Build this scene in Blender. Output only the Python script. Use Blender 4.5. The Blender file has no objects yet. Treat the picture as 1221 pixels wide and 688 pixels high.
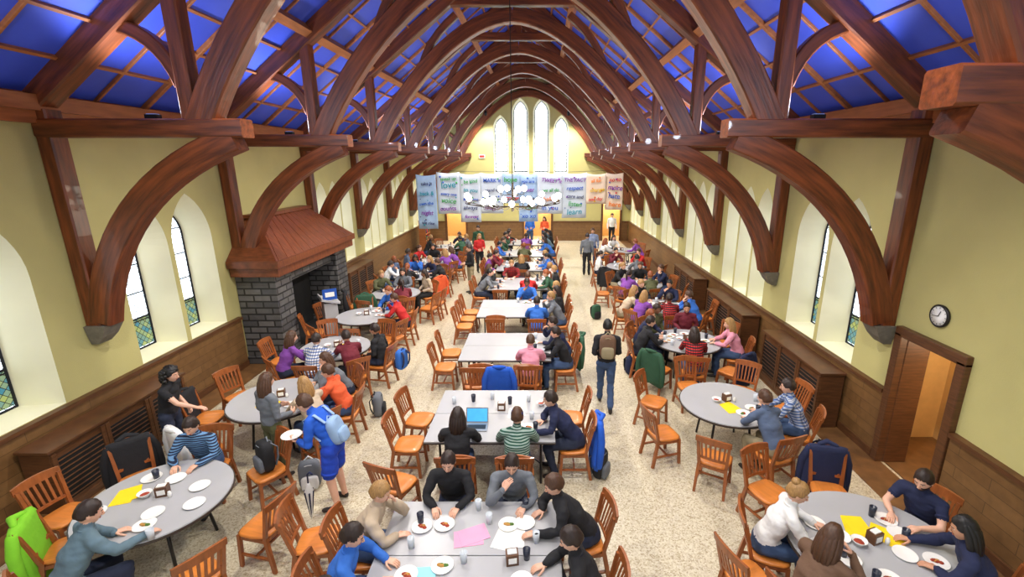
import bpy, bmesh, math, random
from mathutils import Vector, Matrix, noise
random.seed(11)
sc = bpy.context.scene
V = Vector
XC = -0.75; XL = -6.8; XR = 5.3; YE = 28.0; Y0 = -1.5; WT = 5.3; SL = 0.785; H = 6.05

# ------------------------------------------------------------------ materials
def lin(c):
    return tuple((x/255/12.92) if x/255 <= .04045 else ((x/255+.055)/1.055)**2.4 for x in c)
_mc = {}
def mat(name, rgb, rough=.6, metal=0., var=0., vscale=8., bump=0., bscale=40., emit=0., stretch=None, rgb2=None, coat=0., attr=None):
    if name in _mc: return _mc[name]
    m = bpy.data.materials.new(name); m.use_nodes = True
    nt = m.node_tree; b = nt.nodes['Principled BSDF']
    col = lin(rgb)
    b.inputs['Roughness'].default_value = rough
    b.inputs['Metallic'].default_value = metal
    b.inputs['Base Color'].default_value = (*col, 1)
    if coat: b.inputs['Coat Weight'].default_value = coat
    mp = nt.nodes.new('ShaderNodeMapping')
    if attr:
        at = nt.nodes.new('ShaderNodeAttribute'); at.attribute_name = attr; nt.links.new(at.outputs['Vector'], mp.inputs['Vector'])
    else:
        tc = nt.nodes.new('ShaderNodeTexCoord'); nt.links.new(tc.outputs['Object'], mp.inputs['Vector'])
    if stretch: mp.inputs['Scale'].default_value = stretch
    if var or rgb2:
        n = nt.nodes.new('ShaderNodeTexNoise'); n.inputs['Scale'].default_value = vscale; n.inputs['Detail'].default_value = 5
        nt.links.new(mp.outputs[0], n.inputs['Vector'])
        r = nt.nodes.new('ShaderNodeValToRGB')
        r.color_ramp.elements[0].position = .3; r.color_ramp.elements[1].position = .7
        c2 = lin(rgb2) if rgb2 else tuple(x*(1-var) for x in col)
        r.color_ramp.elements[0].color = (*c2, 1); r.color_ramp.elements[1].color = (*col, 1)
        nt.links.new(n.outputs['Fac'], r.inputs['Fac']); nt.links.new(r.outputs['Color'], b.inputs['Base Color'])
    if bump:
        n2 = nt.nodes.new('ShaderNodeTexNoise'); n2.inputs['Scale'].default_value = bscale
        nt.links.new(mp.outputs[0], n2.inputs['Vector'])
        bp = nt.nodes.new('ShaderNodeBump'); bp.inputs['Strength'].default_value = bump; bp.inputs['Distance'].default_value = .02
        nt.links.new(n2.outputs['Fac'], bp.inputs['Height']); nt.links.new(bp.outputs[0], b.inputs['Normal'])
    if emit:
        b.inputs['Emission Color'].default_value = (*col, 1); b.inputs['Emission Strength'].default_value = emit
    _mc[name] = m
    return m

def brickmat(name, c1, c2, mortar, scale, bw, bh, ms=.015, axes='yz', rough=.6, bs=.35):
    m = bpy.data.materials.new(name); m.use_nodes = True
    nt = m.node_tree; b = nt.nodes['Principled BSDF']; b.inputs['Roughness'].default_value = rough
    tc = nt.nodes.new('ShaderNodeTexCoord'); sp = nt.nodes.new('ShaderNodeSeparateXYZ'); cb = nt.nodes.new('ShaderNodeCombineXYZ')
    ad = nt.nodes.new('ShaderNodeMath'); ad.operation = 'ADD'
    nt.links.new(tc.outputs['Object'], sp.inputs[0])
    nt.links.new(sp.outputs['X'], ad.inputs[0]); nt.links.new(sp.outputs['Y'], ad.inputs[1])
    nt.links.new(ad.outputs[0], cb.inputs['X']); nt.links.new(sp.outputs['Z'], cb.inputs['Y'])
    br = nt.nodes.new('ShaderNodeTexBrick'); br.inputs['Scale'].default_value = scale
    br.inputs['Color1'].default_value = (*lin(c1), 1); br.inputs['Color2'].default_value = (*lin(c2), 1); br.inputs['Mortar'].default_value = (*lin(mortar), 1)
    br.inputs['Brick Width'].default_value = bw; br.inputs['Row Height'].default_value = bh; br.inputs['Mortar Size'].default_value = ms
    nt.links.new(cb.outputs[0], br.inputs['Vector'])
    n = nt.nodes.new('ShaderNodeTexNoise'); n.inputs['Scale'].default_value = 9; n.inputs['Detail'].default_value = 6
    nt.links.new(tc.outputs['Object'], n.inputs['Vector'])
    mx = nt.nodes.new('ShaderNodeMixRGB'); mx.blend_type = 'MULTIPLY'; mx.inputs[0].default_value = .5
    nt.links.new(br.outputs['Color'], mx.inputs[1]); nt.links.new(n.outputs['Fac'], mx.inputs[2])
    nt.links.new(mx.outputs[0], b.inputs['Base Color'])
    bp = nt.nodes.new('ShaderNodeBump'); bp.inputs['Strength'].default_value = bs; bp.inputs['Distance'].default_value = .02
    nt.links.new(br.outputs['Fac'], bp.inputs['Height']); bp.invert = True; nt.links.new(bp.outputs[0], b.inputs['Normal'])
    return m

WALL = mat('wall_plaster', (196, 188, 124), .85, var=.14, vscale=1.0, bump=.15, bscale=60)
REVEAL = mat('window_reveal_plaster', (238, 236, 204), .8, var=.05, vscale=2)
TIMBER = mat('truss_timber', (138, 70, 32), .42, var=.72, vscale=2.5, stretch=(.7, 7, 7), bump=.15, bscale=6, attr='grain', coat=.1)
TIMB2 = mat('purlin_timber', (176, 106, 56), .5, var=.35, vscale=4, stretch=(4, .6, 4))
HOODW = mat('hood_timber', (132, 70, 38), .42, var=.5, vscale=3, stretch=(2, 8, 2))
BLUE = mat('ceiling_blue_panel', (66, 92, 222), .5, var=.25, vscale=.7)
STONEC = mat('corbel_stone', (130, 124, 110), .8, var=.3, vscale=12)
WAINS = brickmat('wainscot_tile', (142, 104, 62), (126, 90, 52), (100, 72, 42), 1, .9, .16, .005, rough=.45, bs=.12)
DKWOOD = mat('dark_oak', (104, 66, 38), .42, var=.45, vscale=5, stretch=(1, 1, 8))
FIRESTONE = brickmat('fireplace_stone', (120, 118, 116), (80, 80, 82), (46, 46, 46), 1, .38, .15, .02)
BLACKM = mat('matt_black', (18, 17, 16), .9, var=.3)  # near-black backing for the fireplace opening and radiator grilles
DOORIN = mat('side_room_plaster', (214, 176, 116), .6, var=.1)
FLOORB = mat('floor_border_wood', (128, 90, 52), .5, var=.4, vscale=5)

def floor_mat():
    m = bpy.data.materials.new('terrazzo'); m.use_nodes = True
    nt = m.node_tree; b = nt.nodes['Principled BSDF']; b.inputs['Roughness'].default_value = .32
    tc = nt.nodes.new('ShaderNodeTexCoord')
    vo = nt.nodes.new('ShaderNodeTexVoronoi'); vo.inputs['Scale'].default_value = 60
    nt.links.new(tc.outputs['Object'], vo.inputs['Vector'])
    sp = nt.nodes.new('ShaderNodeSeparateColor'); nt.links.new(vo.outputs['Color'], sp.inputs[0])
    r = nt.nodes.new('ShaderNodeValToRGB'); e = r.color_ramp.elements
    e[0].position = 0; e[0].color = (*lin((166, 150, 118)), 1); e[1].position = 1; e[1].color = (*lin((222, 214, 190)), 1)
    x = e.new(.35); x.color = (*lin((202, 190, 162)), 1)
    nt.links.new(sp.outputs[0], r.inputs['Fac'])
    n = nt.nodes.new('ShaderNodeTexNoise'); n.inputs['Scale'].default_value = .7; n.inputs['Detail'].default_value = 3
    nt.links.new(tc.outputs['Object'], n.inputs['Vector'])
    r2 = nt.nodes.new('ShaderNodeValToRGB'); r2.color_ramp.elements[0].position = .3; r2.color_ramp.elements[1].position = .7
    r2.color_ramp.elements[0].color = (.88, .86, .82, 1); r2.color_ramp.elements[1].color = (1, 1, 1, 1)
    nt.links.new(n.outputs['Fac'], r2.inputs['Fac'])
    mx = nt.nodes.new('ShaderNodeMixRGB'); mx.blend_type = 'MULTIPLY'; mx.inputs[0].default_value = .8
    nt.links.new(r.outputs['Color'], mx.inputs[1]); nt.links.new(r2.outputs['Color'], mx.inputs[2])
    nt.links.new(mx.outputs[0], b.inputs['Base Color'])
    return m
TERR = floor_mat()

def glowing_glass_mat(name, strength, sc_, c1=(225, 232, 240), c2=(190, 205, 218)):
    m = bpy.data.materials.new(name); m.use_nodes = True
    nt = m.node_tree; b = nt.nodes['Principled BSDF']; b.inputs['Roughness'].default_value = .25
    tc = nt.nodes.new('ShaderNodeTexCoord'); sp = nt.nodes.new('ShaderNodeSeparateXYZ'); cb = nt.nodes.new('ShaderNodeCombineXYZ')
    a = nt.nodes.new('ShaderNodeMath'); a.operation = 'ADD'; s = nt.nodes.new('ShaderNodeMath'); s.operation = 'SUBTRACT'
    nt.links.new(tc.outputs['Object'], sp.inputs[0])
    for q in (a, s):
        nt.links.new(sp.outputs['Z'], q.inputs[0]); nt.links.new(sp.outputs['X'], q.inputs[1])
    nt.links.new(a.outputs[0], cb.inputs['X']); nt.links.new(s.outputs[0], cb.inputs['Y'])
    br = nt.nodes.new('ShaderNodeTexBrick'); br.offset = 0; br.inputs['Scale'].default_value = sc_
    br.inputs['Brick Width'].default_value = 1; br.inputs['Row Height'].default_value = 1; br.inputs['Mortar Size'].default_value = .055
    br.inputs['Color1'].default_value = (*lin(c1), 1); br.inputs['Color2'].default_value = (*lin(c2), 1); br.inputs['Mortar'].default_value = (.01, .01, .012, 1)
    nt.links.new(cb.outputs[0], br.inputs['Vector'])
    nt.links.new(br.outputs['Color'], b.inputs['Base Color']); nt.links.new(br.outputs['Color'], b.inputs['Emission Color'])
    b.inputs['Emission Strength'].default_value = strength  # panes emit their own glow, standing in for daylight from outside
    return m
GLASS = glowing_glass_mat('glowing_leaded_glass', 3.2, 9)
GLASSE = glowing_glass_mat('glowing_leaded_gable', 3., 5)
STAIN = glowing_glass_mat('glowing_stained_glass', .8, 9, (50, 110, 130), (140, 150, 80))
LEAD = mat('lead_frame', (40, 42, 46), .5, .6, var=.1)

# ------------------------------------------------------------------ mesh builder
class MB:
    def __init__(s): s.v = []; s.f = []; s.m = []; s.sm = []; s.g = {}
    def add(s, vs, fs, m=0, smooth=False, M=None):
        o = len(s.v)
        s.v += [(M @ V(p)) if M else V(p) for p in vs]
        for f in fs:
            s.f.append([o+i for i in f]); s.m.append(m); s.sm.append(smooth)
    def box(s, c, d, m=0, M=None):
        x, y, z = c; a, b, h = d[0]/2, d[1]/2, d[2]/2
        vs = [(x+i*a, y+j*b, z+k*h) for k in (-1, 1) for j in (-1, 1) for i in (-1, 1)]
        s.add(vs, [(0, 2, 3, 1), (4, 5, 7, 6), (0, 1, 5, 4), (2, 6, 7, 3), (0, 4, 6, 2), (1, 3, 7, 5)], m, False, M)
    def rings(s, rs, m=0, smooth=True, cap=True, M=None):
        n = len(rs[0]); vs = [p for r in rs for p in r]; fs = []
        for i in range(len(rs)-1):
            for j in range(n):
                k = (j+1) % n
                fs.append((i*n+j, i*n+k, (i+1)*n+k, (i+1)*n+j))
        if cap: fs.append(tuple(range(n))[::-1]); fs.append(tuple((len(rs)-1)*n+j for j in range(n)))
        s.add(vs, fs, m, smooth, M)
    def tube(s, pts, rad, n=8, m=0, ref=None, dome=True, smooth=True, M=None):
        pts = [V(p) for p in pts]; rr = [(r, r) if not isinstance(r, (tuple, list)) else r for r in rad]
        if dome:
            t0 = (pts[0]-pts[1]).normalized(); t1 = (pts[-1]-pts[-2]).normalized()
            r0 = min(rr[0]); r1 = min(rr[-1])
            pts = [pts[0]+t0*r0*.95, pts[0]+t0*r0*.6] + pts + [pts[-1]+t1*r1*.6, pts[-1]+t1*r1*.95]
            rr = [(rr[0][0]*.35, rr[0][1]*.35), (rr[0][0]*.8, rr[0][1]*.8)] + rr + [(rr[-1][0]*.8, rr[-1][1]*.8), (rr[-1][0]*.35, rr[-1][1]*.35)]
        out = []; px = None
        for i, p in enumerate(pts):
            t = (pts[min(i+1, len(pts)-1)]-pts[max(i-1, 0)]).normalized()
            rf = ref if ref else (px if px else (V((1, 0, 0)) if abs(t.x) < .8 else V((0, 1, 0))))
            rf = V(rf); x = (rf - t*rf.dot(t)).normalized(); y = t.cross(x); px = x
            out.append([p + x*rr[i][0]*math.cos(2*math.pi*k/n) + y*rr[i][1]*math.sin(2*math.pi*k/n) for k in range(n)])
        s.rings(out, m, smooth, True, M)
    def ell(s, c, r, nu=10, nv=7, m=0, M=None, f=None):
        c = V(c); rs = []
        for i in range(nv+1):
            th = math.pi*(i+.02)/(nv+.04)
            ring = []
            for j in range(nu):
                ph = 2*math.pi*j/nu
                d = V((math.sin(th)*math.cos(ph), math.sin(th)*math.sin(ph), math.cos(th)))
                p = V((d.x*r[0], d.y*r[1], d.z*r[2]))
                if f: p = f(d, p)
                ring.append(c+p)
            rs.append(ring)
        s.rings(rs, m, True, True, M)
    def lathe(s, prof, n=20, m=0, c=(0, 0, 0), smooth=True, M=None):
        c = V(c)
        s.rings([[c+V((r*math.cos(2*math.pi*k/n), r*math.sin(2*math.pi*k/n), z)) for k in range(n)] for r, z in prof], m, smooth, True, M)
    def strip(s, path, depth, th, m=0, y=0., ch=.02):
        """curved timber in the XZ plane, chamfered, with grain coordinates along it"""
        rs = []; P = [V((a, 0, b)) for a, b in path]; L = random.random()*9; o = len(s.v)
        for i, p in enumerate(P):
            t = (P[min(i+1, len(P)-1)]-P[max(i-1, 0)]).normalized(); nn = V((-t.z, 0, t.x))
            d = depth/2; e = th/2; c = min(ch, d*.3, e*.3)
            if i: L += (P[i]-P[i-1]).length
            ring = []
            for a_, b_ in ((d, -e+c), (d, e-c), (d-c, e), (-d+c, e), (-d, e-c), (-d, -e+c), (-d+c, -e), (d-c, -e)):
                s.g[o+len(rs)*8+len(ring)] = (L, a_, b_)
                ring.append(p+nn*a_+V((0, y+b_, 0)))
            rs.append(ring)
        s.rings(rs, m, False)
    def mesh(s, name, mats):
        me = bpy.data.meshes.new(name); me.from_pydata([tuple(p) for p in s.v], [], s.f)
        for k in mats: me.materials.append(k)
        me.polygons.foreach_set('material_index', s.m); me.polygons.foreach_set('use_smooth', s.sm)
        if s.g:
            at = me.attributes.new('grain', 'FLOAT_VECTOR', 'POINT')
            fl = []
            for i, p in enumerate(s.v): fl += list(s.g.get(i, tuple(p)))
            at.data.foreach_set('vector', fl)
        bm = bmesh.new(); bm.from_mesh(me); bmesh.ops.recalc_face_normals(bm, faces=bm.faces); bm.to_mesh(me); bm.free()
        me.update(); return me
    def obj(s, name, mats, loc=(0, 0, 0), rz=0, parent=None, bevel=0):
        o = place(s.mesh(name, mats), name, loc, rz, parent)
        if bevel:
            b = o.modifiers.new('bevel', 'BEVEL'); b.width = bevel; b.segments = 2; b.limit_method = 'ANGLE'
        return o
def place(me, name, loc=(0, 0, 0), rz=0, parent=None, rot=None):
    o = bpy.data.objects.new(name, me); sc.collection.objects.link(o)
    o.location = loc; o.rotation_euler = rot if rot else (0, 0, math.radians(rz))
    if parent: o.parent = parent
    return o
def bez(a, c, b, n=10):
    return [((1-t)**2*a[0]+2*t*(1-t)*c[0]+t*t*b[0], (1-t)**2*a[1]+2*t*(1-t)*c[1]+t*t*b[1]) for t in [i/n for i in range(n+1)]]
def bez3(a, c, d, b, n=18):
    return [tuple((1-t)**3*a[q]+3*t*(1-t)**2*c[q]+3*t*t*(1-t)*d[q]+t**3*b[q] for q in (0, 1)) for t in [i/n for i in range(n+1)]]

# ------------------------------------------------------------------ room shell
def lancet(cx, w, z0, zt, n=8):
    r = w; hs = math.sqrt(r*r-(w/2)**2); zs = zt-hs
    pts = [(cx-w/2, z0), (cx+w/2, z0)]
    for i in range(n+1):
        a = math.radians(60)*i/n
        pts.append((cx-w/2+r*math.cos(a), zs+r*math.sin(a)))
    for i in range(1, n+1):
        a = math.radians(60)*(1-i/n)
        pts.append((cx+w/2-r*math.cos(a), zs+r*math.sin(a)))
    return pts
def holed(mb, outer, holes, mp, m=0):
    bm = bmesh.new()
    for loop in [outer]+holes:
        vs = [bm.verts.new((p[0], p[1], 0)) for p in loop]
        for i in range(len(vs)): bm.edges.new((vs[i], vs[(i+1) % len(vs)]))
    bmesh.ops.triangle_fill(bm, use_beauty=True, edges=bm.edges[:], normal=(0, 0, 1))
    bm.verts.index_update()
    mb.add([mp(v.co.x, v.co.y) for v in bm.verts], [[v.index for v in f.verts] for f in bm.faces], m)
    bm.free()
def subloft(mb, a, b, m):
    n = len(a); mb.add(a+b, [(i, (i+1) % n, n+(i+1) % n, n+i) for i in range(n)], m)

TR = [3.15+3.55*i for i in range(7)]
wn = [0]
def window(glass_pts, origin, rz, mat_, stained=True):
    wn[0] += 1
    mb = MB()
    mb.add([(p[0], 0, p[1]) for p in glass_pts], [tuple(range(len(glass_pts)))], 0)
    zs = [p[1] for p in glass_pts]; z0 = min(zs); xs = [p[0] for p in glass_pts]; hw = (max(xs)-min(xs))/2
    if stained:
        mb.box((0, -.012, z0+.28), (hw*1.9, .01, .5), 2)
        mb.box((0, -.02, z0+.55), (hw*1.9, .02, .03), 1)
    pts = [V((p[0], -.02, p[1])) for p in glass_pts]
    n = len(pts)
    for i in range(n):
        mb.tube([pts[i], pts[(i+1) % n]], [.022, .022], 4, 1, dome=False, smooth=False)
    k = 1
    while z0+k*.5 < max(zs)-.2:
        mb.box((0, -.02, z0+k*.5), (hw*1.95, .015, .018), 1); k += 1
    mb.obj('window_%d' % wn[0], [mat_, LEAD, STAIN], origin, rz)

def side_wall(name, X, sgn, groups, door=None):
    mb = MB(); holes = []
    outer = [(Y0, 0), (YE, 0), (YE, WT), (Y0, WT)]
    for cy, w in groups:
        o = lancet(cy, w, 1.19, 3.95); holes.append(o)
        gw = w*.54; g = lancet(cy, gw, 1.27, 3.62)
        subloft(mb, [V((X, p[0], p[1])) for p in o], [V((X+sgn*.45, p[0], p[1])) for p in g], 1)
        gl = [(p[0], p[1]) for p in lancet(0, gw, 1.27, 3.62)]
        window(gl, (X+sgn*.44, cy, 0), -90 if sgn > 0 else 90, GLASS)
    if door:
        holes.append([(door[0], .001), (door[1], .001), (door[1], 2.08), (door[0], 2.08)])
    holed(mb, outer, holes, lambda u, v: (X, u, v), 0)
    return mb.obj(name, [WALL, REVEAL])
gl = []
for i in range(-1, 7):
    c = 3.15+3.55*i+1.775
    if i == 2: continue
    if i <= 1: gl += [(c-.58, 1.05), (c+.58, 1.05)]
    else: gl += [(c-.9, .8), (c, .8), (c+.9, .8)]
side_wall('wall_left', XL, -1, gl)
gr = []
for i in range(-1, 7):
    c = 3.15+3.55*i+1.775
    if i == 0: continue
    elif i == 1 or i == -1: gr += [(c-.58, 1.05), (c+.58, 1.05)]
    else: gr += [(c-.9, .8), (c, .8), (c+.9, .8)]
side_wall('wall_right', XR, 1, gr, door=(5.4, 6.35))

mb = MB(); holes = []
zr = WT+H*SL
outer = [(XL, 0), (XR, 0), (XR, WT), (XC, zr), (XL, WT)]
for cx, w, zt in ((-2.3, .85, 7.15), (-1.17, .95, 8.05), (.03, .95, 8.05), (1.16, .85, 7.15)):
    o = lancet(cx, w, 3.9, zt); holes.append(o); g = lancet(cx, w*.8, 4.05, zt-.15)
    subloft(mb, [V((p[0], YE, p[1])) for p in o], [V((p[0], YE+.3, p[1])) for p in g], 1)
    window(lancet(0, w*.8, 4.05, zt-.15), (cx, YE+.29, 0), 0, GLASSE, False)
dend = [(-5.6, -4.5, 2.3), (-1.0, .6, 2.4), (3.7, 4.7, 2.3)]
for a, b, t in dend: holes.append([(a, .001), (b, .001), (b, t), (a, t)])
holed(mb, outer, holes, lambda u, v: (u, YE, v), 0)
mb.obj('wall_end', [WALL, REVEAL])
for k, (a, b, t) in enumerate(dend):
    mb = MB(); c = (a+b)/2
    mb.box((c, YE+2.0, 1.25), (b-a+1.2, .06, 2.7)); mb.box((a-.6, YE+1.03, 1.25), (.06, 1.94, 2.7)); mb.box((b+.6, YE+1.03, 1.25), (.06, 1.94, 2.7))
    mb.box((c, YE+1.03, 2.62), (b-a+1.2, 1.94, .06)); mb.box((c, YE+1.03, -.03), (b-a+1.2, 1.94, .06), 1)
    mb.obj('wall_vestibule_%d' % (k+1), [DOORIN, TERR])
    l = bpy.data.lights.new('vestibule_light', 'POINT'); l.energy = 150; l.color = (1, .9, .72); l.shadow_soft_size = .1
    lo = bpy.data.objects.new('vestibule_lamp', l); sc.collection.objects.link(lo); lo.location = (c, YE+1.0, 2.3)
    mb = MB()
    for x in (a-.06, b+.06): mb.box((x, YE-.045, t/2+.03), (.12, .08, t+.06))
    mb.box((c, YE-.045, t+.08), (b-a+.24, .08, .14))
    mb.obj('door_%d' % (k+2), [DKWOOD], bevel=.01)
mb = MB()
for y in (5.35, 6.4): mb.box((XR-.02, y, 1.06), (.14, .13, 2.12))
mb.box((XR-.02, 5.875, 2.14), (.14, 1.18, .14))
mb.box((XR+.2, 5.41, 1.04), (.36, .03, 2.08)); mb.box((XR+.2, 6.34, 1.04), (.36, .03, 2.08)); mb.box((XR+.2, 5.875, 2.09), (.36, .95, .03))
mb.obj('door_1', [DKWOOD], bevel=.012)
mb = MB()
mb.box((XR+1.4, 5.875, 1.1), (.06, 2.4, 2.5)); mb.box((XR+.72, 7.05, 1.1), (1.3, .06, 2.5)); mb.box((XR+.72, 4.7, 1.1), (1.3, .06, 2.5))
mb.box((XR+.72, 5.875, 2.37), (1.3, 2.3, .06)); mb.box((XR+.72, 5.875, -.03), (1.3, 2.3, .06), 1)
mb.obj('wall_side_room', [DOORIN, FLOORB])
l = bpy.data.lights.new('side_room_light', 'POINT'); l.energy = 48; l.color = (1, .86, .62); l.shadow_soft_size = .1
lo = bpy.data.objects.new('side_room_lamp', l); sc.collection.objects.link(lo); lo.location = (XR+.75, 5.6, 2.0)

mb = MB(); mb.box(((XL+XR)/2, (Y0+YE)/2, -.05), (XR-XL+.1, YE-Y0+.1, .1)); mb.obj('floor', [TERR])
mb = MB()
mb.box((XR-.28, (Y0+YE)/2, .004), (.56, YE-Y0, .008)); mb.box((XL+.28, (Y0+YE)/2, .004), (.56, YE-Y0, .008))
mb.obj('trim_1', [FLOORB])
mb = MB()
for a, b in ((Y0, 5.27), (6.48, YE)):
    mb.box((XR-.03, (a+b)/2, .56), (.06, b-a, 1.12), 0); mb.box((XR-.05, (a+b)/2, 1.15), (.1, b-a, .06), 1); mb.box((XR-.04, (a+b)/2, .07), (.08, b-a, .14), 1)
mb.obj('baseboard_right', [WAINS, DKWOOD])
mb = MB()
for a, b in ((Y0, 9.95), (13.95, YE)):
    mb.box((XL+.03, (a+b)/2, .56), (.06, b-a, 1.12), 0); mb.box((XL+.05, (a+b)/2, 1.15), (.1, b-a, .06), 1); mb.box((XL+.04, (a+b)/2, .07), (.08, b-a, .14), 1)
mb.obj('baseboard_left', [WAINS, DKWOOD])
mb = MB(); xs = [XL+.1]+[q for a, b, t in dend for q in (a-.12, b+.12)]+[XR-.1]
for i in range(0, len(xs), 2):
    a, b = xs[i], xs[i+1]; mb.box(((a+b)/2, YE-.03, .56), (b-a, .06, 1.12)); mb.box(((a+b)/2, YE-.05, 1.15), (b-a, .1, .06), 1)
mb.obj('baseboard_end', [WAINS, DKWOOD])

mb = MB(); L0, L1 = Y0, YE
off = .12
for s in (-1, 1):
    p = [(XC+s*(H+.1), L0, WT+off-.08), (XC+s*(H+.1), L1, WT+off-.08), (XC, L1, zr+off), (XC, L0, zr+off)]
    q = [(a, b, c+.1) for a, b, c in p]
    mb.add(p+q, [(0, 1, 2, 3), (4, 5, 6, 7), (0, 1, 5, 4), (3, 2, 6, 7)])
mb.obj('ceiling', [BLUE])
def zc(u): return WT+off+(H-abs(u))*SL
mb = MB(); cosr = 1/math.sqrt(1+SL*SL)
for s in (-1, 1):
    ang = math.atan(SL)
    for k in range(0, 11):
        u = H*(1-k/11.); big = k in (4, 8)
        d = (.17, .2) if big else (.045, .05)
        Mx = Matrix.Translation((XC+s*u, (L0+L1)/2, zc(u)-d[1]/2/cosr)) @ Matrix.Rotation(s*ang, 4, 'Y')
        mb.box((0, 0, 0), (d[0], L1-L0, d[1]), 0, Mx)
    y = 3.15-3.55
    while y < YE:
        for q in range(1, 4):
            yy = y+q*3.55/4
            if yy > L0 and yy < L1:
                w, dd = (.08, .08) if q == 2 else (.045, .05)
                mb.strip([(XC+s*H, zc(H)-dd/2), (XC, zc(0)-dd/2)], dd, w, 0, yy)
        y += 3.55
mb.box((XC, (L0+L1)/2, zr-.02), (.22, L1-L0, .26))
mb.obj('trim_2', [TIMB2])
mb = MB()
for X, s in ((XL, 1), (XR, -1)):
    mb.box((X+s*.09, (L0+L1)/2, WT-.02), (.18, L1-L0, .2)); mb.box((X+s*.05, (L0+L1)/2, WT-.2), (.1, L1-L0, .16))
mb.obj('trim_3', [TIMB2])

# trusses
mb = MB()
TH = .27
for s in (-1, 1):
    S = lambda P: [(s*a, b) for a, b in P]
    mb.strip(S([(5.94, 2.12), (5.94, 5.2)]), .22, TH-.02)
    mb.strip(S(bez((5.84, 2.2), (5.4, 4.15), (3.4, 4.84), 14)), .34, TH)
    mb.strip(S([(6.03, 4.96), (3.25, 4.96)]), .24, TH+.02)
    mb.strip(S(bez3((3.85, 4.98), (3.15, 6.45), (1.45, 8.25), (0, 8.28))), .36, TH)
    mb.strip(S([(3.95, 5.06), (3.95, 7.1)]), .2, TH-.04)
    mb.strip(S(bez((4.0, 5.5), (4.2, 6.2), (4.9, 6.25), 8)), .18, TH-.1)
    mb.strip(S([(6.0, WT+.02), (0, zr-.1)]), .3, TH)
    mb.strip(S(bez((2.5, 6.95), (2.3, 7.7), (1.5, 8.3), 6)), .18, TH-.1)
    mb.add([(s*6.04, -.17, 2.16), (s*5.72, -.17, 2.16), (s*5.72, .17, 2.16), (s*6.04, .17, 2.16),
            (s*6.04, -.11, 1.86), (s*5.93, -.11, 1.86), (s*5.93, .11, 1.86), (s*6.04, .11, 1.86),
            (s*6.04, -.14, 1.98), (s*5.82, -.14, 1.98), (s*5.82, .14, 1.98), (s*6.04, .14, 1.98)],
           [(0, 1, 2, 3), (4, 5, 6, 7), (0, 1, 9, 8), (1, 2, 10, 9), (2, 3, 11, 10), (8, 9, 5, 4), (9, 10, 6, 5), (10, 11, 7, 6)], 1)
mb.strip([(-1.9, 8.62), (1.9, 8.62)], .24, TH-.04)
mb.strip([(0, 8.7), (0, 9.9)], .2, TH-.05)
tm = mb.mesh('roof_truss', [TIMBER, STONEC])
for y in [3.15-3.55]+TR+[YE-.17]:
    place(tm, 'roof_truss', (XC, y, 0))

FIX = mat('lamp_housing_black', (24, 24, 26), .4, .5, var=.1)
BULB = mat('lamp_glow', (255, 240, 214), .5, emit=6)
DIMB = mat('added_uplight_lens', (120, 140, 200), .4, emit=.4)  # faint glow on the added ceiling uplights
mb = MB(); mb.lathe([(.0, .16), (.05, .16), (.075, .1), (.08, -.08), (.072, -.08), (.06, -.03), (0, -.03)], 14, 0)
mb.tube([(0, 0, .16), (0, 0, .42)], [.012, .012], 6, 0); mb.lathe([(0, -.035), (.058, -.035), (.058, -.045), (0, -.045)], 14, 1)
spm = mb.mesh('ceiling_spotlight', [FIX, BULB])
def spot(loc, energy, target, size=150, col=(1, .95, .87), soft=.12, name='spot_lamp'):
    l = bpy.data.lights.new(name, 'SPOT'); l.energy = energy; l.spot_size = math.radians(size); l.spot_blend = .6
    l.color = col; l.shadow_soft_size = soft
    o = bpy.data.objects.new(name, l); sc.collection.objects.link(o); o.location = loc
    d = V(target)-V(loc); o.rotation_euler = d.to_track_quat('-Z', 'Y').to_euler()
for y in [-.2]+TR+[TR[-1]+2.2]:
    for s in (-1, 1):
        place(spm, 'ceiling_spotlight', (XC+s*2.25, y+.22, 7.1))
        spot((XC+s*2.25, y+.22, 6.95), 660 if y > 1 else 330, (XC+s*1.5, y+.6, 0), 142)
mb = MB(); mb.box((0, 0, .03), (.16, .1, .06)); mb.box((0, 0, .065), (.13, .07, .01), 1)
upm = mb.mesh('added_uplight', [FIX, DIMB])
for y in [-.4]+TR:  # added uplights with made-up fixtures, there to brighten the blue ceiling
    for s in (-1, 1):
        place(upm, 'added_uplight', (XC+s*4.5, y, 5.08))
        spot((XC+s*4.5, y, 5.25), 170, (XC+s*2.6, y+1.7, 9), 165, (.74, .82, 1.), .1, 'added_ceiling_fill')

# ------------------------------------------------------------------ fireplace
mb = MB()
for a, b in ((10.05, 10.75), (13.2, 13.9)):
    mb.box((-6.35, (a+b)/2, 1.05), (.88, b-a, 2.1), 0)
    mb.box((-6.32, (a+b)/2, .09), (.94, b-a+.1, .18), 0)
mb.box((-6.42, 11.97, 1.93), (.72, 2.5, .34), 0)
mb.box((-6.77, 11.97, .9), (.04, 2.5, 1.8), 1)
mb.box((-6.33, 11.97, .03), (.9, 2.5, .06), 1)
mb.box((-6.25, 11.97, 2.2), (1.06, 4.15, .2), 2); mb.box((-6.22, 11.97, 2.38), (1.12, 4.3, .16), 2)
a0, a1, b0, b1 = 9.85, 14.1, 10.75, 13.2
mb.add([(-6.79, a0, 2.46), (-5.7, a0, 2.46), (-5.7, a1, 2.46), (-6.79, a1, 2.46), (-6.79, b0, 3.3), (-6.5, b0, 3.3), (-6.5, b1, 3.3), (-6.79, b1, 3.3)],
       [(0, 1, 5, 4), (1, 2, 6, 5), (2, 3, 7, 6), (4, 5, 6, 7), (0, 1, 2, 3)], 2)
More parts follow.
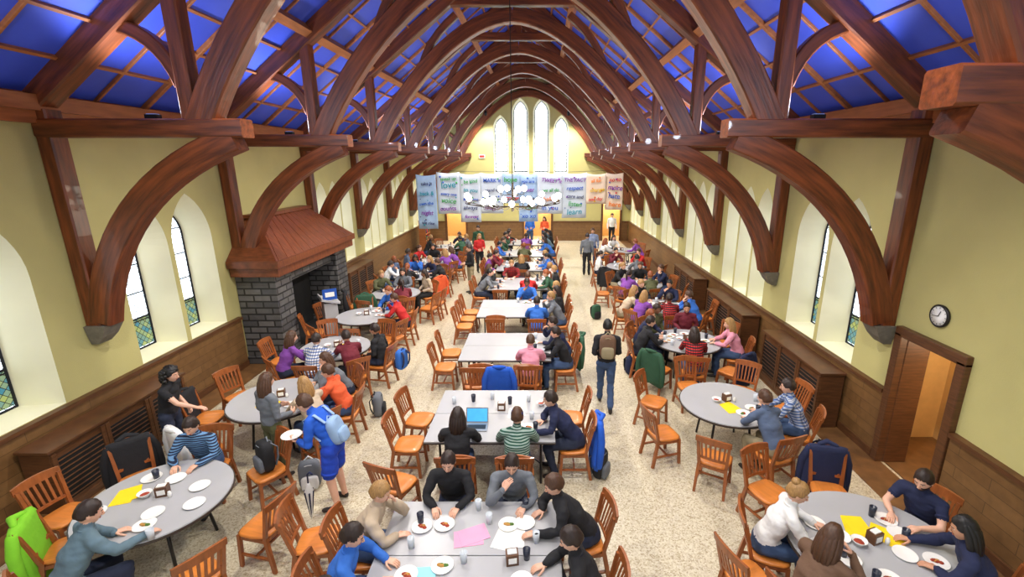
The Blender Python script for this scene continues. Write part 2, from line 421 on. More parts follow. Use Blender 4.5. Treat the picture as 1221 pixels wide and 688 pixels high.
for k in range(12):
    t = k/11.; y = a0+.1+(a1-a0-.2)*t; yy = b0+.05+(b1-b0-.1)*t
    mb.tube([(-5.7, y, 2.465), (-6.49, yy, 3.295)], [.012, .012], 4, 2, dome=False, smooth=False)
mb.box((-6.62, 11.97, 3.33), (.34, 2.6, .08), 2)
mb.obj('stone_fireplace', [FIRESTONE, BLACKM, HOODW], bevel=.012)

def radiator(x, y, ln, s, h=1.0, dep=.4):
    mb = MB()
    mb.box((0, 0, h/2), (dep, ln, h), 0); mb.box((-s*.02, 0, h+.02), (dep+.04, ln+.08, .04), 0)
    mb.box((-s*(dep/2+.005), 0, .06), (.03, ln, .12), 0)
    n = max(2, int(ln/.7))
    for i in range(n):
        w = ln/n; yc = -ln/2+w*(i+.5)
        mb.box((-s*(dep/2+.003), yc, h*.52), (.01, w-.12, h*.68), 1)
        k = 0
        while k < 9:
            mb.box((-s*(dep/2+.012), yc, h*.22+k*h*.075), (.014, w-.14, .018), 0); k += 1
        for q in (-1, 1): mb.box((-s*(dep/2+.012), yc+q*(w/2-.035), h*.5), (.03, .06, h*.92), 0)
    mb.obj('radiator_cabinet', [DKWOOD, BLACKM], (x, y, 0), bevel=.006)
radiator(4.99, 8.35, 2.1, 1, 1.02); radiator(4.99, 11.7, 2.4, 1, 1.0); radiator(4.99, 15.2, 2.2, 1, 1.0)
radiator(-6.49, 6.35, 2.3, -1, .92); radiator(-6.49, 16.0, 2.2, -1, 1.0)

mb = MB(); mc = Matrix.Rotation(math.radians(-90), 4, 'Y')
WHITE = mat('white_enamel', (240, 240, 236), .4, var=.02); BLK = mat('black_plastic', (18, 18, 20), .4, var=.1)
mb.lathe([(0, .0), (.15, .0), (.155, .03), (.135, .045), (.13, .03), (0, .03)], 28, 0, M=mc)
mb.lathe([(0, .031), (.128, .031), (.128, .034), (0, .034)], 28, 1, M=mc)
for k in range(12):
    mb.box((.11, 0, .036), (.02, .006, .003), 0, mc @ Matrix.Rotation(k*math.pi/6, 4, 'Z'))
mb.box((.035, 0, .038), (.08, .01, .003), 0, mc @ Matrix.Rotation(math.radians(-20), 4, 'Z'))
mb.box((.045, 0, .041), (.11, .007, .003), 0, mc @ Matrix.Rotation(math.radians(100), 4, 'Z'))
mb.obj('wall_clock', [BLK, WHITE], (XR-.002, 5.87, 2.55))
RED = mat('exit_red', (230, 30, 20), .5, emit=2)
for x in (-3.4, 3.2):
    mb = MB(); mb.box((0, 0, 0), (.34, .05, .2), 0); mb.box((0, -.03, 0), (.28, .01, .12), 1); mb.obj('exit_sign', [WHITE, RED], (x, YE-.04, 4.9 if x < 0 else 2.75))

# ------------------------------------------------------------------ chandelier
IRON = mat('wrought_iron', (52, 40, 28), .7, .2, var=.2)
BULB2 = mat('candle_bulb', (255, 246, 224), .5, emit=20)
mb = MB()
R = 1.25
for k in range(32):
    a, b = 2*math.pi*k/32, 2*math.pi*(k+1)/32
    mb.tube([(R*math.cos(a), R*math.sin(a), 0), (R*math.cos(b), R*math.sin(b), 0)], [.012, .012], 6, 0, dome=False)
mb.tube([(0, 0, -.2), (0, 0, .5)], [.035, .025], 8, 0)
for k in range(9):
    a = 2*math.pi*k/9+.2; c, s_ = math.cos(a), math.sin(a)
    mb.tube([(0, 0, -.1), (.5*c, .5*s_, -.16), (R*c, R*s_, 0)], [.01]*3, 6, 0)
    mb.lathe([(.0, 0), (.04, .0), (.045, .02), (.015, .03), (.013, .09), (0, .09)], 8, 0, (R*c, R*s_, .01))
    mb.ell((R*c, R*s_, .16), (.075, .075, .085), 10, 8, 1)
    a += .35; c, s_ = math.cos(a)*.78, math.sin(a)*.78
    mb.tube([(c*.6, s_*.6, -.14), (c, s_, -.16), (c, s_, -.06)], [.01, .01, .01], 6, 0); mb.ell((c, s_, .02), (.075, .075, .085), 10, 8, 1)
for k in range(4):
    a = 2*math.pi*k/4+.5; c, s_ = math.cos(a)*.34, math.sin(a)*.34
    mb.tube([(0, 0, .2), (c, s_, .2), (c, s_, .28)], [.01, .01, .01], 6, 0); mb.ell((c, s_, .36), (.075, .075, .085), 10, 8, 1)
mb.tube([(0, 0, .5), (0, 0, 5.0)], [.012, .012], 6, 0)
chm = mb.mesh('chandelier', [IRON, BULB2])
place(chm, 'chandelier', (XC-.0, 12.6, 3.5))
l = bpy.data.lights.new('chandelier_light', 'POINT'); l.energy = 160; l.color = (1, .88, .7); l.shadow_soft_size = .5
lo = bpy.data.objects.new('chandelier_lamp', l); sc.collection.objects.link(lo); lo.location = (XC, 12.6, 3.1)

# ------------------------------------------------------------------ banners
cols = {'g': (60, 160, 80), 'b': (40, 90, 190), 'p': (130, 50, 160), 'o': (240, 130, 30), 'r': (210, 40, 40), 'k': (60, 70, 110), 't': (40, 150, 170), 'y': (230, 190, 40)}
PAINT = {k: mat('banner_paint_'+k, c, .7, var=.1) for k, c in cols.items()}
SHEET = mat('cotton_sheet', (206, 216, 228), .85, var=.1, vscale=3)
SHEET2 = mat('cotton_sheet_warm', (236, 214, 190), .85, var=.1, vscale=3)
SHEET3 = mat('cotton_sheet_blue', (168, 196, 228), .85, var=.2, vscale=3)
def banner(x, w, ztop, h, lines, colset, y=20.7, sheet=SHEET):
    mb = MB(); nx, nz = 10, 8; ph = random.random()*6
    vs = []; fs = []
    for j in range(nz+1):
        for i in range(nx+1):
            u = i/nx; v = j/nz
            vs.append(((u-.5)*w, .04*math.sin(u*9+ph)*(v*.8+.2), -v*h - .06*math.sin(u*math.pi)*(1-v)))
    for j in range(nz):
        for i in range(nx):
            a = j*(nx+1)+i; fs.append((a, a+1, a+nx+2, a+nx+1))
    mb.add(vs, fs, 0, True)
    for k in range(7):   # painted dots and splashes
        cx, cz = random.uniform(-.42, .42)*w, -random.uniform(.08, .95)*h; r = random.uniform(.02, .045)
        mb.lathe([(0, 0), (r, 0), (r, .004), (0, .004)], 10, 1+k % 3, M=Matrix.Translation((cx, -.06, cz)) @ Matrix.Rotation(math.pi/2, 4, 'X'))
    o = mb.obj('painted_bedsheet_banner', [sheet]+[PAINT[c] for c in (colset*3)[:3]], (x, y, ztop)); o.modifiers.new('thick', 'SOLIDIFY').thickness = .006
    n = len(lines)
    for k, t in enumerate(lines):
        cu = bpy.data.curves.new('lettering', 'FONT'); cu.body = t; cu.extrude = .004; cu.align_x = 'CENTER'; cu.offset = .004
        hh = h*.9/n; cu.size = min(hh*1.2, w*1.55/max(2, len(t))); cu.shear = random.uniform(0, .3)
        cu.materials.append(PAINT[colset[k % len(colset)]])
        to = bpy.data.objects.new('lettering', cu); sc.collection.objects.link(to); to.parent = o
        to.location = (random.uniform(-.04, .04)*w, -.075, -hh*(k+.8)-.05*h); to.rotation_euler = (math.radians(90), random.uniform(-.1, .1), 0)
bl = [(-4.98, .86, 4.05, 2.35, ['take it', 'back &', 'own the', 'night', 'we rise'], 'ktbp', SHEET3),
      (-4.04, 1.0, 4.15, 1.8, ['speak up', 'love', 'every one', 'voice', 'counts'], 'gtbgp', SHEET),
      (-3.08, .9, 4.1, 2.1, ['be kind', 'to you', '& to me', 'always', 'forever'], 'gtbkp', SHEET),
      (-2.15, .98, 4.12, 1.75, ['MARK it', 'stand up', 'with us', 'today !'], 'bkgp', SHEET),
      (-1.3, .74, 4.12, 1.3, ['hope', 'heal', 'grow'], 'gkr', SHEET3),
      (-.55, .84, 4.1, 2.1, ['you are', 'never', 'alone', 'we care', 'xo xo'], 'bpkgb', SHEET3),
      (.4, 1.12, 4.12, 1.75, ['TWEET it', 'we all do', 'believe', 'in you'], 'pgob', SHEET),
      (1.46, 1.08, 4.12, 1.95, ['THE FACT', 'respect', 'care and', 'listen', 'learn'], 'pbkgt', SHEET),
      (2.4, .86, 4.1, 1.3, ['all for', 'change', 'one day'], 'oyr', SHEET2),
      (3.2, .76, 4.12, 1.6, ['no to', 'more', 'hate', 'here'], 'rpbo', SHEET2)]
for i, (x, w, zt, h, ls, c, sh) in enumerate(bl): banner(x, w, zt, h, ls, c, sheet=sh, y=20.7+.12*(i % 2))
mb = MB(); mb.tube([(XL+.05, 20.76, 4.3), (-3, 20.76, 4.16), (1, 20.76, 4.14), (XR-.05, 20.76, 4.3)], [.008]*4, 5); mb.obj('banner_cord', [LEAD])

# ------------------------------------------------------------------ furniture
SEATW = mat('chair_seat_wood', (222, 134, 58), .36, var=.25, vscale=3, stretch=(8, 1, 8), coat=.2)
FRAMW = mat('chair_frame_wood', (164, 92, 44), .4, var=.4, vscale=4, stretch=(5, 5, 1), coat=.15)
def chair_mesh():
    mb = MB()
    n = 20; top = []; bot = []; mid = []
    for k in range(n):
        a = 2*math.pi*k/n; c, s = math.cos(a), math.sin(a)
        sx = math.copysign(abs(c)**.45, c)*.225; sy = math.copysign(abs(s)**.45, s)*.21+.01
        if sy < 0: sx *= .92
        mid.append(V((sx, sy, .445))); top.append(V((sx*.9, sy*.9, .462))); bot.append(V((sx*.93, sy*.93, .42)))
    inn = [V((p.x*.5, p.y*.5, .45)) for p in top]
    mb.rings([bot, mid, top, inn], 0, True)
    def bar(a, b, w, d, m=1, ref=(1, 0, 0), w2=None):
        a = V(a); b = V(b); t = (b-a).normalized(); x = V(ref); x = (x-t*x.dot(t)).normalized(); y = t.cross(x)
        w2 = w2 or w
        r = [[p+x*q*i*.5+y*d*j*.5 for i, j in ((-1, -1), (1, -1), (1, 1), (-1, 1))] for p, q in ((a, w), (b, w2))]
        mb.rings(r, m, False)
    for s in (-1, 1):
        bar((s*.19, .175, .43), (s*.205, .2, 0), .042, .042, w2=.032)
        bar((s*.18, -.17, .45), (s*.2, -.25, 0), .042, .045, w2=.034)
        bar((s*.18, -.17, .42), (s*.205, -.27, .86), .042, .036, w2=.036)
        bar((s*.196, .19, .17), (s*.195, -.215, .17), .022, .03, ref=(0, 0, 1))
        bar((s*.19, .17, .395), (s*.182, -.17, .395), .045, .022, ref=(0, 0, 1))
    bar((-.19, .178, .395), (.19, .178, .395), .045, .022, ref=(0, 0, 1)); bar((-.18, -.172, .395), (.18, -.172, .395), .045, .022, ref=(0, 0, 1))
    bar((-.198, -.01, .17), (.198, -.01, .17), .022, .026, ref=(0, 0, 1))
    rs = []
    for i in range(9):
        u = -1+i/4; x = u*.235; y = -.275-.035*(1-u*u); h = .045+.012*(1-u*u)
        rs.append([V((x, y-.013, .84-h*.2)), V((x, y+.013, .84-h*.2)), V((x, y+.009-.012, .84+h*1.6)), V((x, y-.017-.012, .84+h*1.6))])
    mb.rings(rs, 1, False)
    rs = []
    for i in range(7):
        u = -1+i/3; x = u*.185; y = -.198-.02*(1-u*u)
        rs.append([V((x, y-.01, .535)), V((x, y+.01, .535)), V((x, y+.008, .57)), V((x, y-.012, .57))])
    mb.rings(rs, 1, False)
    for i in range(6):
        u = (-2.5+i)/2.5*.78
        bar((u*.18, -.2-.02*(1-u*u), .56), (u*.2, -.277-.032*(1-u*u), .85), .026, .012)
    return mb.mesh('dining_chair', [SEATW, FRAMW])
CH = chair_mesh()
def chair(x, y, face): return place(CH, 'dining_chair', (x, y, 0), face-90)

LAM = mat('table_laminate', (176, 176, 178), .28, var=.06, vscale=3)
EDGE = mat('table_edge_band', (60, 52, 46), .5, var=.1); STEEL = mat('table_leg_steel', (62, 60, 60), .35, .8, var=.1)
def rect_table(x, y, w, d):
    mb = MB()
    mb.box((0, 0, .735), (w, d, .024), 0); mb.box((0, 0, .715), (w+.01, d+.01, .024), 1)
    mb.box((0, 0, .69), (w-.16, d-.16, .03), 2)
    for s in (-1, 1):
        for t in (-1, 1):
            mb.tube([(s*(w/2-.2), t*(d/2-.1), .7), (s*(w/2-.2), t*(d/2-.1), .0)], [.018, .018], 8, 2, dome=False)
        mb.tube([(s*(w/2-.2), -(d/2-.1), .12), (s*(w/2-.2), d/2-.1, .12)], [.012, .012], 6, 2)
        mb.tube([(s*(w/2-.2), 0, .12), (s*.1, 0, .69)], [.01, .01], 6, 2)
    mb.obj('rectangular_dining_table', [LAM, EDGE, STEEL], (x, y, 0), bevel=.006)
def round_table(x, y, r):
    mb = MB()
    mb.lathe([(0, .703), (r-.005, .703), (r, .71), (r, .735), (0, .735)], 48, 1, smooth=False)
    mb.lathe([(0, .7352), (r-.012, .7352), (r-.016, .7475), (0, .7475)], 48, 0, smooth=False)
    for a in range(4):
        t = math.radians(45+a*90); c, s = math.cos(t), math.sin(t)
        mb.tube([(c*.5*r, s*.5*r, .7), (c*.62*r, s*.62*r, 0)], [.02, .018], 8, 2, dome=False)
        t2 = math.radians(135+a*90); c2, s2 = math.cos(t2), math.sin(t2)
        mb.tube([(c*.53*r, s*.53*r, .55), (c2*.53*r, s2*.53*r, .55)], [.012, .012], 6, 2)
    mb.obj('round_dining_table', [LAM, EDGE, STEEL], (x, y, 0))

FOOD1 = mat('food_greens', (90, 130, 50), .7, var=.5, vscale=40); FOOD2 = mat('food_pasta', (205, 150, 70), .7, var=.4, vscale=40); FOOD3 = mat('food_red', (170, 60, 30), .7, var=.4, vscale=40)
PORC = mat('white_porcelain', (244, 242, 236), .2, var=.02)
CUPT = mat('tumbler_plastic', (200, 206, 212), .15, var=.05); CUPD = mat('tumbler_dark', (40, 44, 60), .3, var=.1)
def plate_mesh(kind):
    mb = MB(); mb.lathe([(0, 0), (.06, 0), (.065, .004), (.108, .016), (.11, .019), (.105, .019), (.064, .008), (0, .007)], 24, 0)
    if kind:
        for k in range(5):
            a = random.random()*6.28; r = random.random()*.04
            mb.ell((r*math.cos(a), r*math.sin(a), .014), (.022+random.random()*.015, .02, .012), 7, 5, 1+random.randrange(3))
    return mb.mesh('dinner_plate', [PORC, FOOD1, FOOD2, FOOD3])
PL = [plate_mesh(1), plate_mesh(1), plate_mesh(0), plate_mesh(1)]
mb = MB(); mb.lathe([(0, 0), (.03, 0), (.038, .12), (.034, .12), (.028, .01), (0, .01)], 14); CU = [mb.mesh('drinking_tumbler', [CUPT])]
mb = MB(); mb.lathe([(0, 0), (.03, 0), (.038, .12), (.034, .12), (.028, .01), (0, .01)], 14); CU.append(mb.mesh('drinking_tumbler', [CUPD]))
mb = MB(); mb.lathe([(0, 0), (.035, 0), (.07, .05), (.075, .06), (.07, .06), (.034, .01), (0, .01)], 18)
mb.ell((0, 0, .03), (.05, .05, .015), 10, 5, 1); BO = mb.mesh('soup_bowl', [PORC, FOOD3])
mb = MB(); mb.box((0, 0, .06), (.12, .1, .12), 0); mb.box((0, 0, .125), (.09, .06, .012), 1); mb.box((0, -.052, .06), (.08, .005, .06), 1)
ND = mb.mesh('napkin_dispenser', [DKWOOD, PORC])
mb = MB(); mb.lathe([(0, 0), (.02, 0), (.022, .05), (.015, .06), (.016, .075), (0, .08)], 10); SH = mb.mesh('salt_shaker', [PORC])
YEL = mat('yellow_paper', (250, 215, 20), .7, var=.05); PNK = mat('pink_paper', (240, 160, 190), .7, var=.05); PAPW = mat('printed_paper', (235, 235, 230), .7, var=.15, vscale=30)
def paper(x, y, m, w=.21, h=.28, rz=0, z=.7485):
    mb = MB(); mb.box((0, 0, .0015), (w, h, .002)); mb.box((w*.2, h*.1, .0035), (w, h, .002), 0, Matrix.Rotation(.25, 4, 'Z')); mb.obj('flyer_paper', [m], (x, y, z), rz)
def top(me, name, x, y, rz=0, z=.748): place(me, name, (x, y, z), rz)
SCR = mat('laptop_screen', (70, 160, 220), .3, emit=.9, var=.3); ALU = mat('laptop_aluminium', (170, 172, 176), .35, .7, var=.05)
def laptop(x, y, face):
    mb = MB(); mb.box((0, 0, .009), (.33, .23, .016), 0); mb.box((0, -.01, .018), (.28, .11, .002), 2)
    Mx = Matrix.Translation((0, .115, .016)) @ Matrix.Rotation(math.radians(-18), 4, 'X')
    mb.box((0, 0, .11), (.33, .01, .22), 0, Mx); mb.box((0, -.006, .11), (.3, .003, .19), 1, Mx)
    mb.obj('laptop_computer', [ALU, SCR, BLK], (x, y, .748), face-90)

def superbox(mb, c, r, m, e=.45, nu=16, nv=10, M=None):
    def f(d, p):
        g = lambda q: math.copysign(abs(q)**e, q)
        return V((g(d.x)*r[0], g(d.y)*r[1], g(d.z)*r[2]))
    mb.ell(c, r, nu, nv, m, M, f)
def backpack_parts(mb, m=0, m2=1, M=None):
    superbox(mb, (0, 0, .22), (.15, .085, .22), m, .55, M=M); superbox(mb, (0, -.09, .13), (.115, .04, .11), m2, .5, M=M)
    mb.tube([(-.05, .04, .43), (0, .05, .475), (.05, .04, .43)], [.01]*3, 6, m2, M=M)
    mb.tube([(-.13, -.035, .36), (0, -.085, .41), (.13, -.035, .36)], [.006]*3, 4, m2, M=M)
    for s in (-1, 1):
        mb.tube([(s*.07, .07, .4), (s*.1, .13, .33), (s*.1, .12, .18), (s*.1, .08, .08)], [(.03, .008)]*4, 8, m2, ref=V((1, 0, 0)), M=M)
_bp = {}
def backpack(x, y, z, rz, m, m2, tilt=0):
    k = (m.name, m2.name)
    if k not in _bp:
        mb = MB(); backpack_parts(mb); _bp[k] = mb.mesh('backpack', [m, m2])
    place(_bp[k], 'backpack', (x, y, z), rot=(math.radians(tilt), 0, math.radians(rz)))
_ct = {}
def coat(x, y, face, m):
    if m.name not in _ct:
        mb = MB(); n = 24; rs = []
        for i, z in enumerate((.2, .3, .45, .6, .75, .86, .915, .93)):
            w = (.27, .27, .26, .255, .25, .245, .235, .19)[i]; d = (.05, .055, .055, .055, .05, .048, .04, .015)[i]
            yc = -.25-.1*(min(z, .86)-.45)*.9 - .01
            ring = []
            for k in range(n):
                a = 2*math.pi*k/n
                wob = 1+.06*math.sin(5*a+i*.5)*(1-z) + .03*math.sin(9*a)
                ring.append(V((w*math.copysign(abs(math.cos(a))**.6, math.cos(a))*wob, yc+d*math.sin(a)*wob*1.3, z+ (.03*math.sin(3*a) if i == 0 else 0))))
            rs.append(ring)
        mb.rings(rs, 0, True)
        for s in (-1, 1):
            mb.tube([(s*.21, -.3, .86), (s*.27, -.31, .68), (s*.285, -.3, .45), (s*.28, -.29, .28)], [.05, .055, .05, .042], 10, 0)
        mb.tube([(-.1, -.31, .93), (0, -.36, .95), (.1, -.31, .93)], [.03, .04, .03], 8, 0)
        _ct[m.name] = mb.mesh('hanging_coat', [m])
    place(_ct[m.name], 'hanging_coat', (x, y, 0), face-90)
def cloth(n, c, v=.15): return mat('cloth_'+n, c, .85, var=v, vscale=6, bump=.35, bscale=14)
C = {k: cloth(k, v) for k, v in dict(black=(26, 26, 30), navy=(28, 36, 70), royal=(30, 90, 200), blue=(50, 110, 200), grey=(110, 115, 122), slate=(84, 100, 128),
     white=(232, 232, 230), red=(190, 36, 36), orange=(225, 92, 48), teal=(96, 120, 132), green=(44, 84, 60), lime=(130, 205, 40), pink=(226, 150, 170), purple=(130, 70, 160),
     beige=(196, 176, 150), brown=(110, 82, 62), khaki=(150, 138, 108), jeans=(58, 80, 116), dkjeans=(36, 44, 66), olive=(88, 90, 58), ltblue=(150, 180, 215), shorts=(30, 70, 190), maroon=(110, 30, 44)).items()}
def stripes(name, c1, c2, s, plaid=False):
    m = bpy.data.materials.new(name); m.use_nodes = True; nt = m.node_tree; b = nt.nodes['Principled BSDF']; b.inputs['Roughness'].default_value = .85
    tc = nt.nodes.new('ShaderNodeTexCoord'); w = nt.nodes.new('ShaderNodeTexWave'); w.bands_direction = 'Z'; w.inputs['Scale'].default_value = s; w.inputs['Distortion'].default_value = .6
    nt.links.new(tc.outputs['Object'], w.inputs['Vector'])
    r = nt.nodes.new('ShaderNodeValToRGB'); r.color_ramp.interpolation = 'CONSTANT'; r.color_ramp.elements[1].position = .5
    r.color_ramp.elements[0].color = (*lin(c1), 1); r.color_ramp.elements[1].color = (*lin(c2), 1)
    nt.links.new(w.outputs['Fac'], r.inputs['Fac'])
    if plaid:
        w2 = nt.nodes.new('ShaderNodeTexWave'); w2.bands_direction = 'X'; w2.inputs['Scale'].default_value = s; nt.links.new(tc.outputs['Object'], w2.inputs['Vector'])
        mx = nt.nodes.new('ShaderNodeMixRGB'); mx.blend_type = 'MULTIPLY'; mx.inputs[0].default_value = .6
        nt.links.new(r.outputs[0], mx.inputs[1]); nt.links.new(w2.outputs['Fac'], mx.inputs[2]); nt.links.new(mx.outputs[0], b.inputs['Base Color'])
    else: nt.links.new(r.outputs[0], b.inputs['Base Color'])
    return m
C['strblue'] = stripes('cloth_blue_stripe', (100, 140, 180), (24, 34, 60), 10)
C['strgreen'] = stripes('cloth_green_stripe', (24, 74, 60), (150, 170, 160), 10)
C['plaidw'] = stripes('cloth_white_plaid', (235, 235, 240), (120, 140, 190), 7, True)
C['plaidr'] = stripes('cloth_red_plaid', (200, 40, 40), (40, 20, 30), 7, True)
C['plaidb'] = stripes('cloth_blue_plaid', (90, 120, 180), (190, 200, 220), 7, True)
SK = [mat('skin_fair', (226, 176, 148), .5, var=.06), mat('skin_medium', (205, 150, 118), .5, var=.06), mat('skin_deep', (130, 86, 62), .5, var=.06)]
HR = {k: mat('hair_'+k, c, .5, var=.4, vscale=30, stretch=(3, 3, .5)) for k, c in dict(black=(22, 18, 16), dark=(46, 30, 22), brown=(84, 54, 34), blond=(176, 134, 80), ginger=(150, 80, 40), cap=(40, 80, 160)).items()}
SHOE = mat('shoe_leather', (44, 36, 32), .5, var=.2); SHOEW = mat('sneaker', (200, 200, 205), .5, var=.1)
EYEW = mat('eye_white', (232, 228, 220), .3, var=.02); EYED = mat('eye_iris', (34, 24, 18), .3, var=.1); LIP = mat('lips', (180, 104, 92), .5, var=.05)

# ------------------------------------------------------------------ people
def hand(mb, w, d, up, side, curl=.5, m=2):
    w = V(w); d = V(d).normalized(); up = V(up); up = (up-d*up.dot(d)).normalized(); x = d.cross(up)*side
    mb.tube([w-d*.02, w+d*.03, w+d*.085], [(.026, .02), (.036, .017), (.04, .014)], 8, m, ref=x)
    for i, (o, ln) in enumerate(((.029, .066), (.01, .075), (-.01, .07), (-.028, .055))):
        b = w+d*.085+x*o; p = [b-d*.02, b]
        a = 0
        for k in range(3):
            a += curl*.75; q = ln*(.45, .32, .23)[k]
            p.append(p[-1]+(d*math.cos(a)-up*math.sin(a))*q)
        mb.tube(p, [.0095, .0095, .009, .008, .007], 6, m, ref=x)
    b = w+d*.02+x*.026
    mb.tube([b, b+(d*.6+x*.75-up*.2)*.035, b+(d*.95+x*.6-up*.5)*.06, b+(d*1.1+x*.3-up*.8)*.075], [.013, .012, .01, .008], 6, m)

def headparts(mb, c, yaw, pitch, hair):
    M = Matrix.Translation(c) @ Matrix.Rotation(yaw, 4, 'Z') @ Matrix.Rotation(pitch, 4, 'X')
    def f(d, p):
        q = p.copy()
        if d.z < -.1:
            k = (-d.z-.1); q.x *= 1-.34*k; q.y = q.y*(1-.12*k)+.016*k
        if d.y > .4:
            q.y *= .96
            for s in (-1, 1):
                e = (q.x-s*.03)**2+(q.z-.014)**2
                q.y -= .008*math.exp(-e/.0003)
                e = (q.x-s*.04)**2+(q.z+.03)**2; q.y += .004*math.exp(-e/.0006)
            q.y += .005*math.exp(-((q.z-.04)**2)/.0002)
            q.y += .008*math.exp(-((q.z+.095)**2+q.x**2)/.0006)
        if d.z > .2: q.y -= .006
        return q
    mb.ell((0, 0, 0), (.077, .097, .118), 24, 18, 2, M, f)
    mb.tube([(0, .088, .022), (0, .1, -.003), (0, .109, -.02), (0, .104, -.028)], [.007, .009, .013, .009], 8, 2, M=M)
    for s in (-1, 1):
        mb.ell((s*.011, .1, -.024), (.008, .009, .007), 6, 5, 2, M)
        mb.ell((s*.03, .0795, .014), (.013, .0085, .0048), 8, 5, 5, M); mb.ell((s*.03, .0865, .0138), (.0055, .003, .0048), 6, 4, 6, M)
        mb.tube([(s*.016, .084, .019), (s*.03, .0875, .0205), (s*.044, .08, .018)], [.003, .0034, .003], 5, 2, M=M)
        mb.tube([(s*.014, .093, .034), (s*.03, .092, .038), (s*.048, .081, .034)], [.003, .004, .003], 5, 3, M=M)
        mb.ell((s*.077, -.004, .0), (.01, .018, .03), 8, 6, 2, M)
    mb.ell((0, .0885, -.051), (.021, .006, .004), 8, 5, 7, M); mb.ell((0, .088, -.057), (.018, .007, .005), 8, 5, 7, M)
    cur = hair == 'curly'
    low = -.42 if hair in ('short', 'cap', 'bun', 'beard', 'pony') else -.7
    def h(d, p):
        front = .46+.1*noise.noise(V((d.x*5, 0, 3)))
        if abs(d.x) > .5: front -= (abs(d.x)-.5)*1.3
        hide = (d.y > .12 and d.z < front) or d.z < low or (d.y > -.15 and d.z < -.12 and low > -.5)
        if hide: return p*.84
        az = math.atan2(d.y, d.x)
        n_ = noise.noise(d*(6 if cur else 3)+V((len(hair), 0, 0)))
        st = math.sin(az*17+d.z*6+n_*5)
        k0 = (1.2 if cur else 1.08)+max(0, d.z)*.03
        return p*(k0+(.2 if cur else .07)*n_+(.03 if cur else .014)*st)
    mb.ell((0, -.01, .012), (.08, .1, .12), 40, 26, 3, M, h)
    if hair == 'long':
        for j in range(9):
            a = math.pi*(1.0+j/8.)
            cx, cy = math.cos(a), math.sin(a); ln = -.27-.03*math.sin(j*2.4)
            pts = [(cx*.06, cy*.07, .07), (cx*.082, cy*.088-.01, -.02), (cx*.09, cy*.09-.01, -.12), (cx*.09+.008*math.sin(j*3), cy*.085-.005, -.2), (cx*.08, cy*.075, ln)]
            mb.tube(pts, [.024, .0315, .033, .03, .01], 8, 3, M=M)
        mb.tube([(0, -.05, .04), (0, -.06, -.06), (0, -.065, -.16), (0, -.06, -.23)], [(.07, .04), (.08, .04), (.08, .035), (.05, .02)], 12, 3, ref=V((1, 0, 0)), M=M)
    if cur:
        rr = random.Random(3)
        for j in range(60):
            a = math.pi*(.98+1.04*rr.random()); z = .09-.3*rr.random(); w_ = .1+.03*rr.random()-(.03 if z < -.15 else 0)
            mb.ell((math.cos(a)*w_, math.sin(a)*w_*.95-.005, z), (.03, .03, .034), 7, 5, 3, M)
    if hair == 'bun': mb.ell((0, -.07, .115), (.045, .045, .042), 14, 10, 3, M, lambda d, p: p*(1+.08*math.sin(8*math.atan2(d.y, d.x)+d.z*5)))
    if hair == 'pony': mb.tube([(0, -.1, .05), (0, -.15, .0), (0, -.14, -.1), (0, -.12, -.2)], [.025, .032, .028, .012], 10, 3, M=M)
    if hair == 'cap':
        mb.ell((0, .0, .035), (.087, .107, .1), 20, 12, 8, M, lambda d, p: p if d.z > -.05 else V((p.x, p.y, -.005)))
        mb.tube([(0, .08, .045), (0, .12, .04), (0, .165, .028)], [(.07, .006), (.07, .006), (.05, .004)], 12, 8, ref=V((1, 0, 0)), M=M)
    if hair == 'beard':
        def bf(d, p):
            q = f(d, p)
            return q*1.07 if (d.z < -.22 and d.y > -.25 and not (abs(q.x) < .026 and -.064 < q.z < -.04)) else q*.86
        mb.ell((0, 0, 0), (.077, .097, .118), 28, 22, 3, M, bf)

